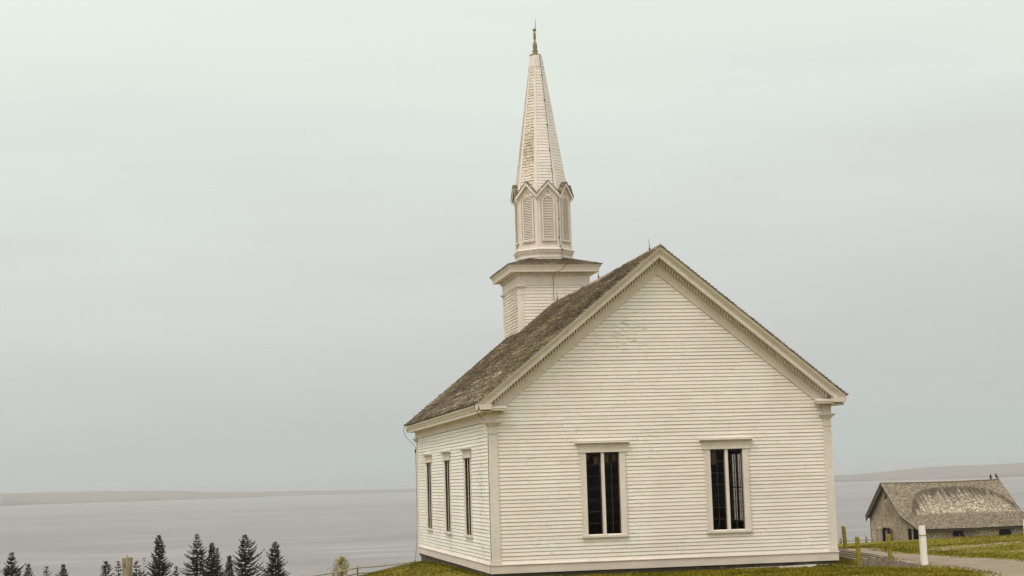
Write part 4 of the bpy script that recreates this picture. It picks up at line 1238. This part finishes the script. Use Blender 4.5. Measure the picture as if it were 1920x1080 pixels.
# young leafy tree behind the fence
bx_, by_, bt = .55, 57.5, -1.65
e = empty('young_tree', (bx_, by_, h(bx_, by_))); tag(e, 'young tree with sparse yellow green spring leaves behind the rail fence', 'tree')
T = MB(); C = MB(); g = bt-4.2
T.tube([(bx_, by_, g), (bx_+.03, by_, g+2), (bx_-.02, by_, bt-.2)], [.05, .035, .01], 6); T.build('trunk', 'bark', e)
LM = MB()
for i in range(95):
    f = random.random(); z = bt-.28-2.9*f; a = R(0, 2*PI); ln = .12+.62*min(1, f*2.4)**.8*R(.7, 1.15)
    p = Vector((bx_, by_, z)); q = p+Vector((math.cos(a)*ln, math.sin(a)*ln, ln*R(.5, 1.3)))
    q.z = min(q.z, bt+R(-.35, .05))
    LM.tube([p, p.lerp(q, .5)+Vector((0, 0, -.03)), q], [.010, .008, .004], 4)
    for k in range(46):
        t = R(.05, 1.0); c = p.lerp(q, t)+Vector((R(-.10, .10), R(-.10, .10), R(-.10, .09))); s = R(.022, .042)
        if t > .80 and random.random() < .7: continue
        u = Vector((R(-1, 1), R(-1, 1), R(-1, 1))).normalized()*s; w = Vector((R(-1, 1), R(-1, 1), R(-1, 1))).normalized()*s
        C.add([tuple(c-u), tuple(c+w), tuple(c+u), tuple(c-w)], [(0, 1, 2, 3)])
    for k in range(4):
        t = R(.5, 1); c = p.lerp(q, t); d = Vector((R(-.06, .06), R(-.06, .06), R(.08, .2))); LM.tube([c, c+d], [.007, .003], 3)
LM.build('branches', 'twig', e); C.build('crown', 'young_leaf', e)

# ------------------------------------------------------------------ camera
cam = bpy.data.cameras.new('camera'); co = bpy.data.objects.new('camera', cam); col.objects.link(co)
Cp = Vector((-7.81684841, -44.01157998, 2.52938729))
Rv = Vector((0.98181448, -0.18749526, -0.02976322)); Uv = Vector((0.00658877, -0.1230298, 0.9923811)); Fv = Vector((0.18972851, 0.97453024, 0.11955708))
mw = Matrix((Rv, Uv, -Fv)).transposed().to_4x4(); mw.translation = Cp; co.matrix_world = mw
cam.sensor_width = 36; cam.lens = 3003.65/1920*36; cam.clip_start = .5; cam.clip_end = 60000
scene.camera = co

# ------------------------------------------------------------------ haze
HZ = True
if HZ:
    mb = MB(); mb.box(-16000, 16000, -1000, 16000, -46, 26)
    hz = mb.build('haze', 'far_land'); tag(hz, kind='stuff')
    m = bpy.data.materials.new('sea_haze'); m.use_nodes = True; nt = m.node_tree
    for n in list(nt.nodes): nt.nodes.remove(n)
    o = nt.nodes.new('ShaderNodeOutputMaterial'); v = nt.nodes.new('ShaderNodeVolumePrincipled')
    v.inputs['Density'].default_value = 1.6e-4; v.inputs['Color'].default_value = (.77, .77, .785, 1)
    nt.links.new(v.outputs[0], o.inputs['Volume']); hz.data.materials.clear(); hz.data.materials.append(m)

# ------------------------------------------------------------------ sky and light
w = bpy.data.worlds.new('World'); scene.world = w; w.use_nodes = True; nt = w.node_tree
bg = nt.nodes['Background']; bg.inputs['Strength'].default_value = .1
sky = nt.nodes.new('ShaderNodeTexSky'); sky.sky_type = 'NISHITA'; sky.sun_disc = False
SUN_EL, SUN_AZ = math.radians(58), math.radians(228)      # azimuth clockwise from +Y
sky.sun_elevation = SUN_EL; sky.sun_rotation = SUN_AZ
tc = nt.nodes.new('ShaderNodeTexCoord'); sp3 = nt.nodes.new('ShaderNodeSeparateXYZ'); nt.links.new(tc.outputs['Generated'], sp3.inputs[0])
# cloud deck: soft layered banks, brighter overhead
mp = nt.nodes.new('ShaderNodeMapping'); mp.inputs['Scale'].default_value = (1, 1, 7); nt.links.new(tc.outputs['Generated'], mp.inputs[0])
n1 = nt.nodes.new('ShaderNodeTexNoise'); n1.inputs['Scale'].default_value = 2.3; n1.inputs['Detail'].default_value = 5; n1.inputs['Roughness'].default_value = .5
nt.links.new(mp.outputs[0], n1.inputs['Vector'])
sh = nt.nodes.new('ShaderNodeMath'); sh.operation = 'MULTIPLY_ADD'; nt.links.new(n1.outputs['Fac'], sh.inputs[0]); sh.inputs[1].default_value = .17
a_ = nt.nodes.new('ShaderNodeMath'); a_.operation = 'SUBTRACT'; nt.links.new(sp3.outputs['Z'], a_.inputs[0]); a_.inputs[1].default_value = .085
# the cloud is thinner toward the left (west) of the view
wst = nt.nodes.new('ShaderNodeMath'); wst.operation = 'MULTIPLY_ADD'; nt.links.new(sp3.outputs['X'], wst.inputs[0]); wst.inputs[1].default_value = -.085; nt.links.new(a_.outputs[0], wst.inputs[2])
a2 = nt.nodes.new('ShaderNodeMath'); a2.operation = 'ADD'; nt.links.new(wst.outputs[0], a2.inputs[0]); a2.inputs[1].default_value = .0185
nt.links.new(a2.outputs[0], sh.inputs[2])
def s2l(c): return tuple((v/255/12.92 if v/255 < .04045 else ((v/255+.055)/1.055)**2.4) for v in c)
STOPS = [(0.0, s2l((191, 199, 196))), (.03, s2l((195, 200, 197))), (.075, s2l((203, 205, 201))), (.11, s2l((209, 211, 207))), (.16, s2l((215, 219, 214))), (.22, s2l((224, 231, 224))), (.29, s2l((232, 241, 230))), (.45, s2l((249, 252, 243))), (1.0, (1.9, 1.9, 1.8))]
r = ramp(nt, sh.outputs[0], STOPS); r.color_ramp.interpolation = 'LINEAR'
sc_ = nt.nodes.new('ShaderNodeVectorMath'); sc_.operation = 'SCALE'; sc_.inputs['Scale'].default_value = 10; nt.links.new(r.outputs[0], sc_.inputs[0])
mx = mix(nt, .98, sky.outputs[0], sc_.outputs[0])
nt.links.new(mx, bg.inputs['Color'])
sl = bpy.data.lights.new('sun', 'SUN'); so = bpy.data.objects.new('sun', sl); col.objects.link(so)
sl.energy = 1.5; sl.angle = math.radians(22); sl.color = (1, .93, .82)
dv = Vector((math.sin(SUN_AZ)*math.cos(SUN_EL), math.cos(SUN_AZ)*math.cos(SUN_EL), math.sin(SUN_EL)))
so.rotation_euler = dv.to_track_quat('Z', 'Y').to_euler(); so.location = (0, 0, 60)

vs = scene.view_settings; vs.view_transform = 'Standard'; vs.look = 'None'; vs.gamma = 1; vs.exposure = 0; vs.use_curve_mapping = False
cy = scene.cycles; cy.max_bounces = 6; cy.volume_bounces = 0; cy.diffuse_bounces = 3; cy.transparent_max_bounces = 12
cy.use_denoising = True
